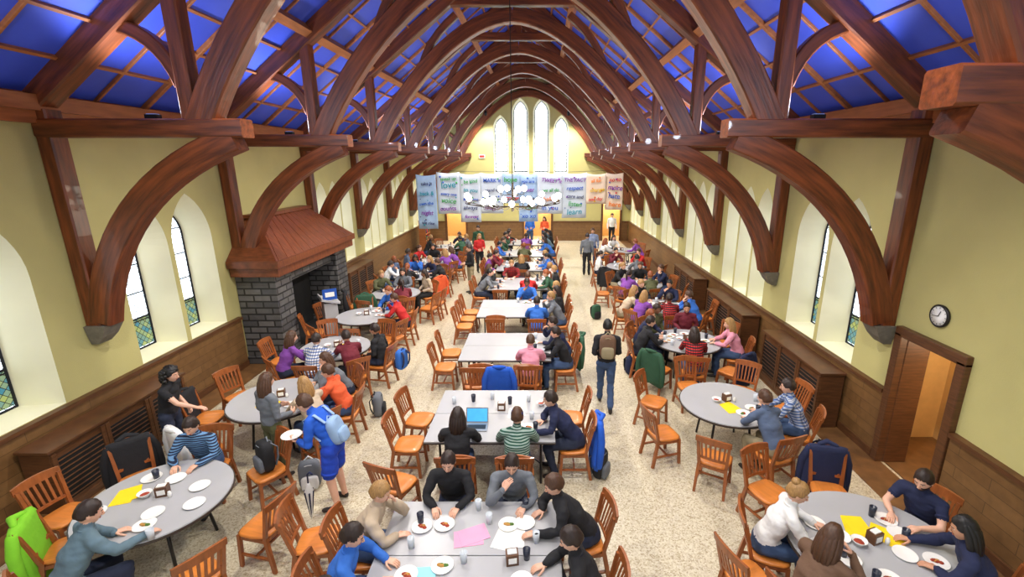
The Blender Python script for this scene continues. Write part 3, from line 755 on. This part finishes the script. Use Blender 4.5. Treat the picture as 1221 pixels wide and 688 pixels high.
_body = {}
def body_geo(key, J, short, shorts, vox):
    k = (key, short, shorts)
    if k in _body: return _body[k]
    mb = MB(); segs = []
    up = V((0, 0, 1)); X = V((1, 0, 0))
    pel, ch, nk, hd = V(J['pel']), V(J['chest']), V(J['neck']), V(J['head'])
    sw = J.get('sw', 1.)
    mid = pel.lerp(ch, .5)
    shc = (V(J['sh'][0])+V(J['sh'][1]))/2
    u = (ch-pel).normalized()
    mb.tube([pel-u*.06, pel+u*.03, mid, ch, ch.lerp(shc, .75), shc+(nk-shc)*.35, nk],
            [(.15, .105), (.165, .12), (.148*sw, .108), (.17*sw, .118), (.165*sw, .1), (.1, .075), (.056, .056)], 16, ref=X)
    segs += [(pel, ch, .14, 'S'), (ch, shc, .15, 'S')]
    mb.tube([J['sh'][0], shc+V((0, 0, .015)), J['sh'][1]], [.058, .07, .058], 10); segs.append((V(J['sh'][0]), V(J['sh'][1]), .07, 'S'))
    hb = hd-up*.03
    mb.tube([nk, hb], [.054, .05], 10); segs.append((nk.lerp(hb, .12), hb, .054, 'K'))
    segs.append((pel-u*.09, pel-u*.05, .15, 'P'))
    for i in (0, 1):
        sh, el, wr = V(J['sh'][i]), V(J['el'][i]), V(J['wr'][i])
        ex = .007 if not short else 0
        mb.tube([sh, sh.lerp(el, .45), el, el.lerp(wr, .3), wr], [.057, .048+ex, .04+ex, .04+ex, .027+ex], 10)
        segs += [(sh, sh.lerp(el, .5), .055, 'S'), (sh.lerp(el, .52), el, .045, 'K' if short else 'S'), (el, wr, .035, 'K' if short else 'S')]
        hp, kn, an, toe = V(J['hip'][i]), V(J['kn'][i]), V(J['an'][i]), V(J['toe'][i])
        mb.tube([hp, hp.lerp(kn, .5), kn], [.092, .082, .062], 12)
        mb.tube([kn, kn.lerp(an, .3), an], [.06, .058 if shorts else .062, .04 if shorts else .05], 12)
        kk = .86 if shorts else 1
        segs += [(hp, hp.lerp(kn, kk), .085, 'P'), (kn, an, .058, 'K' if shorts else 'P')]
        if shorts:
            segs.append((hp.lerp(kn, .88), kn, .06, 'K'))
            mb.tube([hp, hp.lerp(kn, .82)], [.1, .1], 12)
        heel = an+(an-toe).normalized()*.03; heel.z = toe.z
        mb.tube([an, (an+heel)/2, heel.lerp(toe, .15)], [.04, .04, .036], 8)
        mb.tube([heel, heel.lerp(toe, .6), toe], [(.036, .032), (.045, .032), (.038, .024)], 10, ref=V((toe-an).cross(up)))
        segs += [(heel, toe, .04, 'F'), (an-up*.02, heel, .04, 'F')]
    me = mb.mesh('tmp', []); o = bpy.data.objects.new('tmp', me); sc.collection.objects.link(o)
    r = o.modifiers.new('r', 'REMESH'); r.mode = 'VOXEL'; r.voxel_size = vox; r.adaptivity = 0
    s = o.modifiers.new('s', 'SMOOTH'); s.factor = .5; s.iterations = 3
    dg = bpy.context.evaluated_depsgraph_get(); dg.update(); ev = o.evaluated_get(dg); em = ev.to_mesh()
    vs = [v.co.copy() for v in em.vertices]; fs = [list(p.vertices) for p in em.polygons]
    ns = [v.normal.copy() for v in em.vertices]
    ev.to_mesh_clear(); bpy.data.objects.remove(o); bpy.data.meshes.remove(me)
    lab = {'S': 0, 'P': 1, 'K': 2, 'F': 4}
    S2 = [(a, (b-a), max((b-a).length_squared, 1e-9), r_, lab[l_]) for a, b, r_, l_ in segs]
    def near(c):
        best = 9; bl_ = 0
        for a, ab, L, r_, l_ in S2:
            t = max(0, min(1, (c-a).dot(ab)/L)); d = (c-a-ab*t).length-r_
            if d < best: best = d; bl_ = l_
        return bl_
    for i, p in enumerate(vs):
        if near(p) in (0, 1):
            q = V((p.x*7, p.y*7, p.z*14)); vs[i] = p+ns[i]*(.006+.012*noise.noise(q)+.006*noise.noise(q*2.1))
    ms = [near((vs[f[0]]+vs[f[2]])/2) for f in fs]
    ex = MB()
    ex.tube([nk+V((.062*math.cos(a), .062*math.sin(a), -.005-.018*math.sin(a))) for a in [2*math.pi*k_/12 for k_ in range(13)]], [.011]*13, 6, 0, dome=False)
    for i in (0, 1):
        el, wr, sh = V(J['el'][i]), V(J['wr'][i]), V(J['sh'][i])
        if short: a, b, rr = sh.lerp(el, .44), sh.lerp(el, .54), .059
        else: a, b, rr = wr.lerp(el, .1), wr.lerp(el, -.01), .037
        ex.tube([a, b], [rr, rr], 12, 0, dome=False)
        if shorts:
            hp, kn = V(J['hip'][i]), V(J['kn'][i]); ex.tube([hp.lerp(kn, .76), hp.lerp(kn, .87)], [.104, .106], 16, 1, dome=False)
    o_ = len(vs); vs += ex.v; fs += [[o_+i for i in f] for f in ex.f]; ms += ex.m
    _body[k] = (vs, fs, ms); return _body[k]

def seated(lean=.12, L='rest', R='rest', legs=0, w=1.):
    J = {}; z0 = .56
    J['pel'] = (0, -.04, z0+.02); J['chest'] = (0, -.02+lean*.55, z0+.27); J['neck'] = (0, lean, z0+.505); J['head'] = (0, lean+.045, z0+.645)
    J['sh'] = [(-.185*w, lean-.01, z0+.435), (.185*w, lean-.01, z0+.435)]; J['sw'] = w
    el = []; wr = []; hd = []
    for s, a in ((-1, L), (1, R)):
        if a == 'rest': e, q, d = (s*.26, lean+.13, .81), (s*.13, .44, .79), (-s*.35, 1, -.02)
        elif a == 'reach': e, q, d = (s*.27, .34, .84), (s*.2, .58, .8), (-s*.1, 1, -.05)
        elif a == 'eat': e, q, d = (s*.25, lean+.2, .81), (s*.09, lean+.24, 1.02), (-s*.5, -.25, .7)
        elif a == 'chin': e, q, d = (s*.2, lean+.24, .80), (s*.09, lean+.16, 1.03), (-s*.3, -.3, .9)
        else: e, q, d = (s*.26, lean-.04, .76), (s*.12, .2, .69), (-s*.6, 1, -.2)
        el.append(e); wr.append(q); hd.append(d)
    J['el'] = el; J['wr'] = wr; J['hd'] = hd
    sp = (.1, .13, .16)[legs]
    J['hip'] = [(-.09, -.02, z0-.01), (.09, -.02, z0-.01)]; J['kn'] = [(-sp, .4, .52), (sp, .41, .52)]
    fy = (.38, .28, .48)[legs]
    J['an'] = [(-sp, fy, .1), (sp, fy+.03, .1)]; J['toe'] = [(-sp-.02, fy+.16, .03), (sp+.02, fy+.19, .03)]
    return J
POSES = {
 'rest': seated(.16), 'rest2': seated(.24, 'rest', 'reach', 1), 'eat': seated(.2, 'rest', 'eat', 0), 'eatL': seated(.2, 'eat', 'rest', 2),
 'chin': seated(.22, 'chin', 'rest', 1), 'low': seated(.03, 'low', 'low', 0), 'reach': seated(.3, 'reach', 'rest', 1), 'back': seated(.0, 'low', 'rest', 2)}
def person(name, x, y, face, pose, hair='short', hc='dark', shirt='black', pants='dkjeans', sk=0, short=False, shorts=False, yaw=0., pitch=-.2, J=None, shoes=None, extra=None, xm=(), vox=.016, z=0., scale=1.):
    J = J or POSES[pose]
    key = ('P', pose, hair, short, shorts, round(yaw, 1), round(pitch, 1), extra.__name__ if extra else '')
    if key not in _body:
        vs, fs, ms = body_geo(pose, J, short, shorts, vox)
        mb = MB(); mb.v = list(vs); mb.f = [list(f) for f in fs]; mb.m = list(ms); mb.sm = [True]*len(fs)
        headparts(mb, V(J['head']), yaw, pitch, hair)
        for i, s in ((0, -1), (1, 1)):
            u = J.get('hup', [(0, 0, 1), (0, 0, 1)])[i]
            if V(J['hd'][i]).normalized().z > .5: u = (s*.7, .7, .2)
            hand(mb, J['wr'][i], J['hd'][i], u, s*-1, J.get('curl', .45))
        if extra: extra(mb, J)
        _body[key] = mb.mesh(name, [None]*(9+len(xm)))
    o = place(_body[key], name, (x, y, z), face-90)
    mats = [C[shirt], C[pants], SK[sk], HR[hc], shoes or SHOE, EYEW, EYED, LIP, HR['cap']]+list(xm)
    for i, m in enumerate(mats):
        if i < len(o.material_slots): o.material_slots[i].link = 'OBJECT'; o.material_slots[i].material = m
    o.scale = (scale,)*3
    return o

def seat_person(x, y, face, pose, hair='short', hc='dark', shirt='black', pants='dkjeans', sk=0, dress=True, **k):
    nm = 'seated_woman' if hair in ('long', 'curly', 'bun', 'pony') else 'seated_man'
    chair(x, y, face)
    person(nm, x, y, face, pose, hair, hc, shirt, pants, sk, **k)
    if dress:
        a = math.radians(face); fx, fy = math.cos(a), math.sin(a)
        j = random.uniform(-.05, .05)
        top(random.choice(PL), 'dinner_plate', x+fx*.66-fy*j, y+fy*.66+fx*j)
        top(random.choice(CU), 'drinking_tumbler', x+fx*.62+fy*.24, y+fy*.62-fx*.24)
pal = ['black', 'navy', 'grey', 'slate', 'white', 'black', 'green', 'blue', 'teal', 'maroon', 'black', 'brown', 'navy', 'plaidb', 'plaidr', 'purple', 'beige', 'olive', 'black', 'grey', 'navy', 'red']
def rnd_person(x, y, face):
    h = random.choice(['short', 'short', 'long', 'short', 'pony', 'long'])
    seat_person(x, y, face, random.choice(['rest', 'rest2', 'eat', 'chin', 'low', 'reach']), h, random.choice(['dark', 'brown', 'black', 'blond', 'dark', 'ginger']),
                random.choice(pal), random.choice(['jeans', 'dkjeans', 'khaki', 'black']), random.choice([0, 0, 1, 0, 2]), yaw=0., pitch=-.2)
def around(cx, cy, r, seats, dist=.4, pd=.3):
    round_table(cx, cy, r)
    for s in seats:
        a = math.radians(s[0]); per = not (s[1] is None or s[1] in ('coat', 'bag'))
        kw = dict(s[2]) if len(s) > 2 and isinstance(s[2], dict) else {}
        dd = r+kw.pop('pd', pd if per else (s[3] if len(s) > 3 else dist)); ft = kw.pop('turn', 0)
        x = cx+dd*math.cos(a); y = cy+dd*math.sin(a); face = s[0]+180+ft
        if s[1] is None: chair(x+.08*math.cos(a), y+.08*math.sin(a), face+random.uniform(-14, 14))
        elif s[1] == 'r': rnd_person(x, y, face)
        elif s[1] == 'coat':
            chair(x, y, face); coat(x, y, face, C[s[2]])
        elif s[1] == 'bag':
            chair(x, y, face); backpack(x, y, .465, face+90, C[s[2]], C['grey'])
        else: seat_person(x, y, face, *s[1], **kw)
    top(ND, 'napkin_dispenser', cx+.02, cy+.06, 20); top(SH, 'salt_shaker', cx+.13, cy+.02); top(BO, 'soup_bowl', cx-.16, cy+.02)

# left round tables
around(-4.45, 4.6, .76, [
 (264, ('rest2', 'short', 'dark', 'teal', 'dkjeans', 0), dict(yaw=-.3, pitch=-.35, turn=-25, pd=.26)),
 (97, ('rest', 'short', 'dark', 'strblue', 'jeans', 0), dict(pitch=-.45, pd=.24)),
 (176, None), (140, 'coat', 'black'), (209, 'coat', 'lime', .05), (52, 'bag', 'black'), (357, None), (320, None)])
paper(-4.85, 4.62, YEL, rz=20)
for px_, py_ in ((-4.8, 4.95), (-4.1, 4.8), (-4.3, 4.35), (-4.95, 4.35), (-3.95, 4.5)): top(PL[2], 'dinner_plate', px_, py_)
around(-4.35, 7.0, .76, [
 (2, ('rest', 'short', 'brown', 'orange', 'jeans', 0), {}), (42, ('chin', 'long', 'brown', 'grey', 'dkjeans', 0), {}), (328, ('eat', 'long', 'blond', 'beige', 'jeans', 0), {}),
 (150, None), (185, 'coat', 'black'), (95, None), (238, 'coat', 'white')])
paper(-4.4, 6.75, YEL, rz=-30)
around(-4.35, 9.2, .72, [
 (228, ('rest', 'long', 'brown', 'purple', 'dkjeans', 0), {}), (270, ('rest2', 'short', 'dark', 'plaidw', 'jeans', 0), {}), (312, ('chin', 'short', 'dark', 'maroon', 'black', 0), {}),
 (350, ('low', 'short', 'dark', 'black', 'dkjeans', 1), {}), (180, None), (120, None), (60, None)])
backpack(-2.9, 9.0, .35, 250, C['blue'], C['navy'], 0)
paper(-4.2, 9.2, YEL, rz=40)
around(-4.5, 11.35, .72, [(0, ('eat', 'short', 'brown', 'red', 'dkjeans', 0), {}), (322, None), (280, None), (60, 'r'), (110, 'coat', 'green'), (200, None), (240, None), (160, None)])
around(-4.35, 13.5, .72, [(0, None), (40, 'r'), (90, 'r'), (140, 'r'), (200, 'coat', 'black'), (300, 'r'), (250, None), (335, None)])
around(-4.4, 15.8, .72, [(0, 'r'), (50, 'r'), (100, 'r'), (150, 'r'), (210, 'r'), (270, 'r'), (320, 'coat', 'orange')])
around(-4.3, 18.2, .72, [(0, 'r'), (50, None), (100, 'r'), (150, 'r'), (210, 'r'), (270, None), (320, 'r')])
around(-4.3, 21.6, .72, [(0, 'r'), (60, 'r'), (120, None), (200, 'r'), (270, None), (320, 'r')])
# right round tables
around(3.4, 3.9, .84, [
 (164, ('rest', 'bun', 'blond', 'white', 'jeans', 0), dict(yaw=-.1, pitch=-.35, pd=.14)),
 (207, ('eat', 'long', 'brown', 'brown', 'dkjeans', 0), dict(pitch=-.3, pd=.24)),
 (30, ('rest', 'beard', 'dark', 'navy', 'dkjeans', 0), dict(short=True, pitch=-.4, pd=.2)),
 (333, ('rest2', 'long', 'black', 'navy', 'black', 1), dict(pitch=-.3, pd=.06)),
 (112, None), (76, 'coat', 'navy'), (185, None)], .38)
paper(3.35, 4.15, YEL, rz=-20); paper(3.6, 4.0, YEL, rz=35)
for px_, py_ in ((3.75, 4.25), (3.25, 3.5), (3.85, 3.7), (2.95, 4.2), (3.55, 3.35)): top(PL[0], 'dinner_plate', px_, py_)
around(3.02, 6.85, .74, [
 (288, ('rest2', 'short', 'brown', 'slate', 'khaki', 0), dict(yaw=.2)), (335, ('rest', 'short', 'dark', 'plaidb', 'jeans', 0), {}),
 (243, None), (200, None), (150, None), (100, None), (55, None), (15, None)], .38)
paper(3.0, 6.65, YEL, rz=10)
around(3.2, 9.6, .74, [
 (185, ('rest', 'short', 'dark', 'black', 'dkjeans', 0), {}), (225, 'coat', 'green'), (262, ('chin', 'long', 'dark', 'plaidr', 'jeans', 0), {}), (305, 'coat', 'navy'),
 (345, ('rest', 'long', 'blond', 'pink', 'jeans', 0), {}), (30, None), (120, 'r'), (75, 'r'), (150, 'r')])
around(3.25, 12.1, .72, [(180, 'r'), (220, 'r'), (270, 'r'), (320, 'r'), (0, None), (60, 'r'), (120, 'r')])
around(3.2, 14.6, .72, [(180, None), (230, 'r'), (280, 'r'), (330, None), (20, 'r'), (80, 'r'), (130, 'r')])
around(3.2, 17.3, .72, [(180, 'r'), (230, 'coat', 'black'), (290, 'r'), (340, None), (40, 'r'), (110, 'r')])
around(3.6, 20.6, .72, [(200, 'r'), (260, None), (320, 'r'), (40, None), (110, 'r')])

TX = -.72
def pair(yc, d=.76):
    rect_table(TX, yc-d/2-.006, 1.84, d); rect_table(TX, yc+d/2+.006, 1.84, d)
pair(3.78)
seat_person(-1.06, 4.84, 270, 'rest', 'short', 'dark', 'black', 'dkjeans', 0, pitch=-.35)
seat_person(-.34, 4.84, 272, 'eat', 'short', 'dark', 'grey', 'dkjeans', 0, pitch=-.4)
seat_person(.48, 4.3, 190, 'reach', 'short', 'brown', 'black', 'dkjeans', 0, pitch=-.4)
seat_person(.48, 3.5, 180, 'rest', 'short', 'dark', 'black', 'jeans', 0, pitch=-.4)
seat_person(-1.93, 4.12, 0, 'chin', 'short', 'blond', 'beige', 'jeans', 0, pitch=-.4)
seat_person(-1.93, 3.52, 5, 'rest', 'short', 'dark', 'blue', 'jeans', 0, pitch=-.4)
seat_person(-1.93, 2.92, 10, 'rest', 'short', 'dark', 'black', 'jeans', 0, pitch=-.3)
chair(-2.5, 4.3, 10)
paper(-.75, 4.0, PNK, .3, .22, 10); paper(-.35, 4.0, PAPW, .26, .32, -15); paper(-1.2, 3.5, mat('cyan_paper', (150, 220, 235), .6, var=.05), .3, .22, -10)
top(ND, 'napkin_dispenser', -.28, 3.7, 10); top(PL[3], 'dinner_plate', -.95, 3.65); top(CU[0], 'drinking_tumbler', -.75, 3.7)
top(CU[0], 'drinking_tumbler', -.7, 4.42); top(CU[0], 'drinking_tumbler', -.05, 3.95)
pair(6.5)
seat_person(-1.12, 5.42, 90, 'rest', 'long', 'dark', 'black', 'jeans', 0, dress=False)
seat_person(-.32, 5.42, 90, 'rest', 'cap', 'brown', 'strgreen', 'jeans', 0)
seat_person(.48, 6.1, 180, 'reach', 'short', 'dark', 'navy', 'dkjeans', 0); coat(.55, 6.1, 180, C['royal'])
chair(-1.98, 6.15, 0); chair(-2.0, 6.85, -8); chair(.5, 6.9, 180); chair(-1.9, 5.25, 70); chair(-.3, 7.62, 265); chair(-1.1, 7.65, 272)
laptop(-.95, 6.1, 90); paper(-.4, 6.5, PAPW); top(ND, 'napkin_dispenser', -.62, 6.62); top(BO, 'soup_bowl', .0, 6.75)
for q in range(5): top(CU[q % 2], 'drinking_tumbler', -1.4+q*.3, 6.8+.08*(q % 3))
pair(9.3)
seat_person(-.2, 8.2, 90, 'rest', 'short', 'brown', 'pink', 'jeans', 0)
seat_person(.5, 8.85, 180, 'rest', 'short', 'dark', 'black', 'jeans', 0); seat_person(.5, 9.5, 180, 'eat', 'short', 'dark', 'navy', 'jeans', 0)
chair(-1.98, 8.9, 0); chair(-2.0, 9.65, 5); chair(-1.25, 8.1, 90); chair(-.75, 8.12, 88); coat(-.75, 8.12, 88, C['royal']); chair(-1.1, 10.5, 270); chair(.5, 10.1, 185)
coat(.58, 9.5, 180, C['green'])
pair(12.0)
seat_person(-.1, 10.85, 90, 'rest', 'short', 'dark', 'blue', 'jeans', 0)
for yy in (11.5, 12.1, 12.6): rnd_person(.5, yy, 180)
for yy in (11.4, 12.0, 12.6): chair(-1.98, yy, 0)
chair(-1.1, 10.85, 90); rnd_person(-.4, 13.15, 270)
pair(14.65)
for yy in (14.1, 14.7, 15.2): rnd_person(.5, yy, 180)
for yy in (14.2, 14.9): rnd_person(-1.94, yy, 0)
for xx in (-1.2, -.4): rnd_person(xx, 13.55, 90) if xx > -.5 else chair(xx, 13.5, 90)
rnd_person(-1.0, 15.85, 270)
for yc in (17.3, 20.0, 22.8):
    pair(yc)
    for yy in (-.5, .1, .65):
        if random.random() < .75: rnd_person(.5, yc+yy, 180)
        if random.random() < .75: rnd_person(-1.94, yc+yy, 0)
    rnd_person(-.7, yc-1.12, 90)
backpack(.88, 6.0, 0, 60, C['black'], C['grey'], 0); backpack(-3.0, 7.75, 0, 100, C['grey'], C['black'], 0); backpack(2.0, 9.5, 0, 30, C['navy'], C['black'], 0)
backpack(1.65, 13.3, 0, 30, C['green'], C['black'], 0); backpack(4.25, 6.2, 0, 60, C['black'], C['navy'], 0); backpack(.95, 3.0, 0, 60, C['black'], C['grey'], 0)
backpack(-3.3, 5.75, 0, 20, C['grey'], C['white'], 0)

# ------------------------------------------------------------------ standing people
def stand(**k):
    J = dict(pel=(0, 0, .96), chest=(0, 0, 1.22), neck=(0, -.01, 1.47), head=(0, .03, 1.62), sh=[(-.185, -.01, 1.4), (.185, -.01, 1.4)],
             el=[(-.24, -.03, 1.12), (.24, -.03, 1.12)], wr=[(-.25, .05, .88), (.25, .05, .88)], hd=[(0, .15, -1), (0, .15, -1)], hup=[(-1, 0, 0), (1, 0, 0)],
             hip=[(-.09, 0, .92), (.09, 0, .92)], kn=[(-.1, .02, .5), (.1, .02, .5)], an=[(-.1, -.02, .1), (.1, -.02, .1)], toe=[(-.12, .15, .03), (.12, .15, .03)])
    J.update(k); return J
SJ = {
 'walk': stand(kn=[(-.09, .14, .52), (.09, -.02, .5)], an=[(-.09, .2, .11), (.09, -.26, .14)], toe=[(-.1, .37, .05), (.1, -.1, .03)], el=[(-.23, -.1, 1.14), (.23, .0, 1.12)], wr=[(-.2, .1, 1.05), (.18, .18, 1.05)], hd=[(.2, 1, 0), (-.3, 1, 0)], hup=[(-1, 0, .2), (1, 0, .2)]),
 'plate': stand(chest=(0, .09, 1.19), neck=(0, .22, 1.39), head=(0, .31, 1.5), sh=[(-.19, .17, 1.33), (.19, .17, 1.33)], el=[(-.26, .17, 1.05), (.25, .14, 1.05)], wr=[(-.12, .38, 1.02), (.2, .36, .98)], hd=[(.4, 1, .1), (-.2, 1, 0)], hup=[(-.3, 0, -1), (1, 0, .3)], kn=[(-.12, .03, .5), (.12, .05, .5)], an=[(-.14, -.04, .1), (.13, .0, .1)], toe=[(-.18, .14, .03), (.15, .18, .03)]),
 'reach': stand(chest=(0, .05, 1.2), neck=(0, .1, 1.42), head=(0, .15, 1.57), sh=[(-.18, .08, 1.37), (.18, .1, 1.37)], el=[(-.24, .0, 1.1), (.25, .33, 1.2)], wr=[(-.2, .15, .95), (.2, .56, 1.1)], hd=[(.1, .5, -1), (0, 1, -.1)], hup=[(-1, 0, 0), (0, 0, 1)]),
 'relax': stand(el=[(-.24, .0, 1.12), (.24, -.02, 1.12)], wr=[(-.12, .22, 1.1), (.16, .22, 1.05)], hd=[(.6, 1, .1), (-.4, 1, .0)]),
 'idle': stand()}
def pack_on_back(mb, J):
    c = (V(J['chest'])+V((0, -.2, -.13)))
    M = Matrix.Translation(c)
    backpack_parts(mb, 9, 10, M)
    for s in (-1, 1):
        mb.tube([(s*.1, -.11, 1.38), (s*.11, 0, 1.475), (s*.11, .1, 1.38), (s*.12, .125, 1.22), (s*.15, .02, 1.06), (s*.12, -.12, 1.04)], [(.025, .008)]*6, 6, 9)
def hold_plate(mb, J):
    w = V(J['wr'][0]); mb.lathe([(0, 0), (.07, 0), (.13, .02), (.125, .024), (.07, .008), (0, .008)], 20, 9, (w.x+.06, w.y+.13, w.z+.035))
    for s in (-1, 1):
        mb.tube([(s*.11, .0, 1.3), (s*.12, .13, 1.41), (s*.12, .28, 1.33), (s*.13, .24, 1.2), (s*.15, .07, 1.06)], [(.025, .008)]*5, 6, 10)
    M = Matrix.Translation((0.0, -.13, .96)) @ Matrix.Rotation(-.3, 4, 'X') @ Matrix.Scale(.85, 4); backpack_parts(mb, 10, 10, M)
def standing(nm, x, y, face, pose, **k):
    return person(nm, x, y, face, 'S_'+pose, J=SJ[pose], **k)
standing('walking_man', 1.22, 8.05, 85, 'walk', hair='short', hc='black', shirt='black', pants='jeans', pitch=-.1, extra=pack_on_back, xm=(C['brown'], C['khaki']), shoes=SHOE)
standing('standing_man', -2.75, 5.42, 176, 'plate', hair='short', hc='brown', shirt='royal', pants='shorts', short=False, shorts=True, pitch=-.3, extra=hold_plate, xm=(PORC, C['ltblue']), shoes=SHOE)
standing('standing_woman', -3.88, 5.98, 60, 'relax', hair='long', hc='brown', shirt='grey', pants='olive', pitch=-.15, scale=.95)
standing('standing_woman', -5.6, 6.3, 5, 'reach', hair='curly', hc='black', shirt='black', pants='dkjeans', pitch=-.2, short=True, scale=.95)
standing('standing_man', -2.5, 16.2, 210, 'relax', hair='short', hc='dark', shirt='black', pants='khaki')
standing('standing_man', 2.3, 20.6, 260, 'idle', hair='short', hc='brown', shirt='plaidb', pants='jeans')
standing('standing_man', 1.9, 19.0, 80, 'idle', hair='short', hc='dark', shirt='grey', pants='black')
standing('standing_man', 4.1, 27.0, 270, 'idle', hair='short', hc='dark', shirt='white', pants='black')
standing('standing_woman', -2.6, 19.5, 300, 'relax', hair='long', hc='blond', shirt='red', pants='black', scale=.95)
standing('standing_man', -2.9, 21.5, 270, 'idle', hair='short', hc='dark', shirt='green', pants='jeans')
standing('standing_man', -.6, 25.5, 270, 'relax', hair='short', hc='dark', shirt='blue', pants='jeans')
standing('standing_woman', .2, 26.0, 250, 'relax', hair='long', hc='dark', shirt='orange', pants='jeans', scale=.95)

mb = MB(); mb.tube([(0, 0, .0), (0, 0, .08), (0, 0, .5), (0, 0, .62)], [.006, .02, .055, .02], 12, 0)
mb.tube([(0, 0, .6), (0, 0, .78), (.03, 0, .82), (.06, 0, .79)], [.01, .01, .012, .012], 8, 1)
for k in range(6):
    a = k*math.pi/3; mb.tube([(.012*math.cos(a), .012*math.sin(a), .06), (.055*math.cos(a), .055*math.sin(a), .5)], [.006, .012], 5, 1)
u = mb.obj('folded_umbrella', [C['white'], C['navy']], (-3.0, 5.12, 0)); u.rotation_euler = (.15, .12, 0)

mb = MB(); mb.box((0, 0, .03), (.5, .45, .06), 0); mb.box((0, 0, .55), (.4, .32, 1.0), 0)
Mx = Matrix.Translation((0, 0, 1.1)) @ Matrix.Rotation(math.radians(-16), 4, 'X'); mb.box((0, 0, 0), (.56, .46, .05), 0, Mx); mb.box((0, -.22, .03), (.56, .03, .05), 0, Mx)
mb.box((.21, 0, 1.28), (.02, .34, .28), 1); mb.tube([(.2, 0, 1.1), (.2, 0, 1.2)], [.012, .012], 6, 0); mb.box((.222, 0, 1.28), (.004, .22, .12), 2)
mb.obj('lectern', [mat('lectern_grey', (176, 176, 178), .5, var=.08), mat('sign_blue', (30, 80, 170), .5, var=.05), WHITE], (-5.5, 11.6, 0), -55, bevel=.008)

mb = MB()
for i in range(5): mb.box((0, 0, .2+.35*i), (1.0, .35, .03))
for s in (-1, 1): mb.box((s*.5, 0, .82), (.03, .35, 1.64))
mb.box((0, .17, .82), (1.0, .02, 1.64), 1)
for i in range(4):
    for j in range(4):
        mb.box((-.36+j*.24, -.02, .32+.35*i), (.16, .2, .2), 2+(i+j) % 3)
mb.obj('cubby_shelf', [TIMB2, DKWOOD, C['navy'], C['red'], C['green']], (-6.2, 24.8, 0), 90)

# ------------------------------------------------------------------ world, camera
w = bpy.data.worlds.new('sky'); sc.world = w; w.use_nodes = True
w.node_tree.nodes['Background'].inputs[0].default_value = (.85, .92, 1, 1); w.node_tree.nodes['Background'].inputs[1].default_value = .9
cam = bpy.data.cameras.new('camera'); co = bpy.data.objects.new('camera', cam); sc.collection.objects.link(co)
co.location = (0, 0, 4.5); co.rotation_euler = (math.radians(75), 0, 0)
cam.sensor_width = 36; cam.lens = 556/1221*36; cam.shift_x = -34.5/1221; cam.clip_start = .05
sc.camera = co
try:
    sc.view_settings.view_transform = 'Standard'; sc.view_settings.exposure = 0
except Exception as e: print(e)
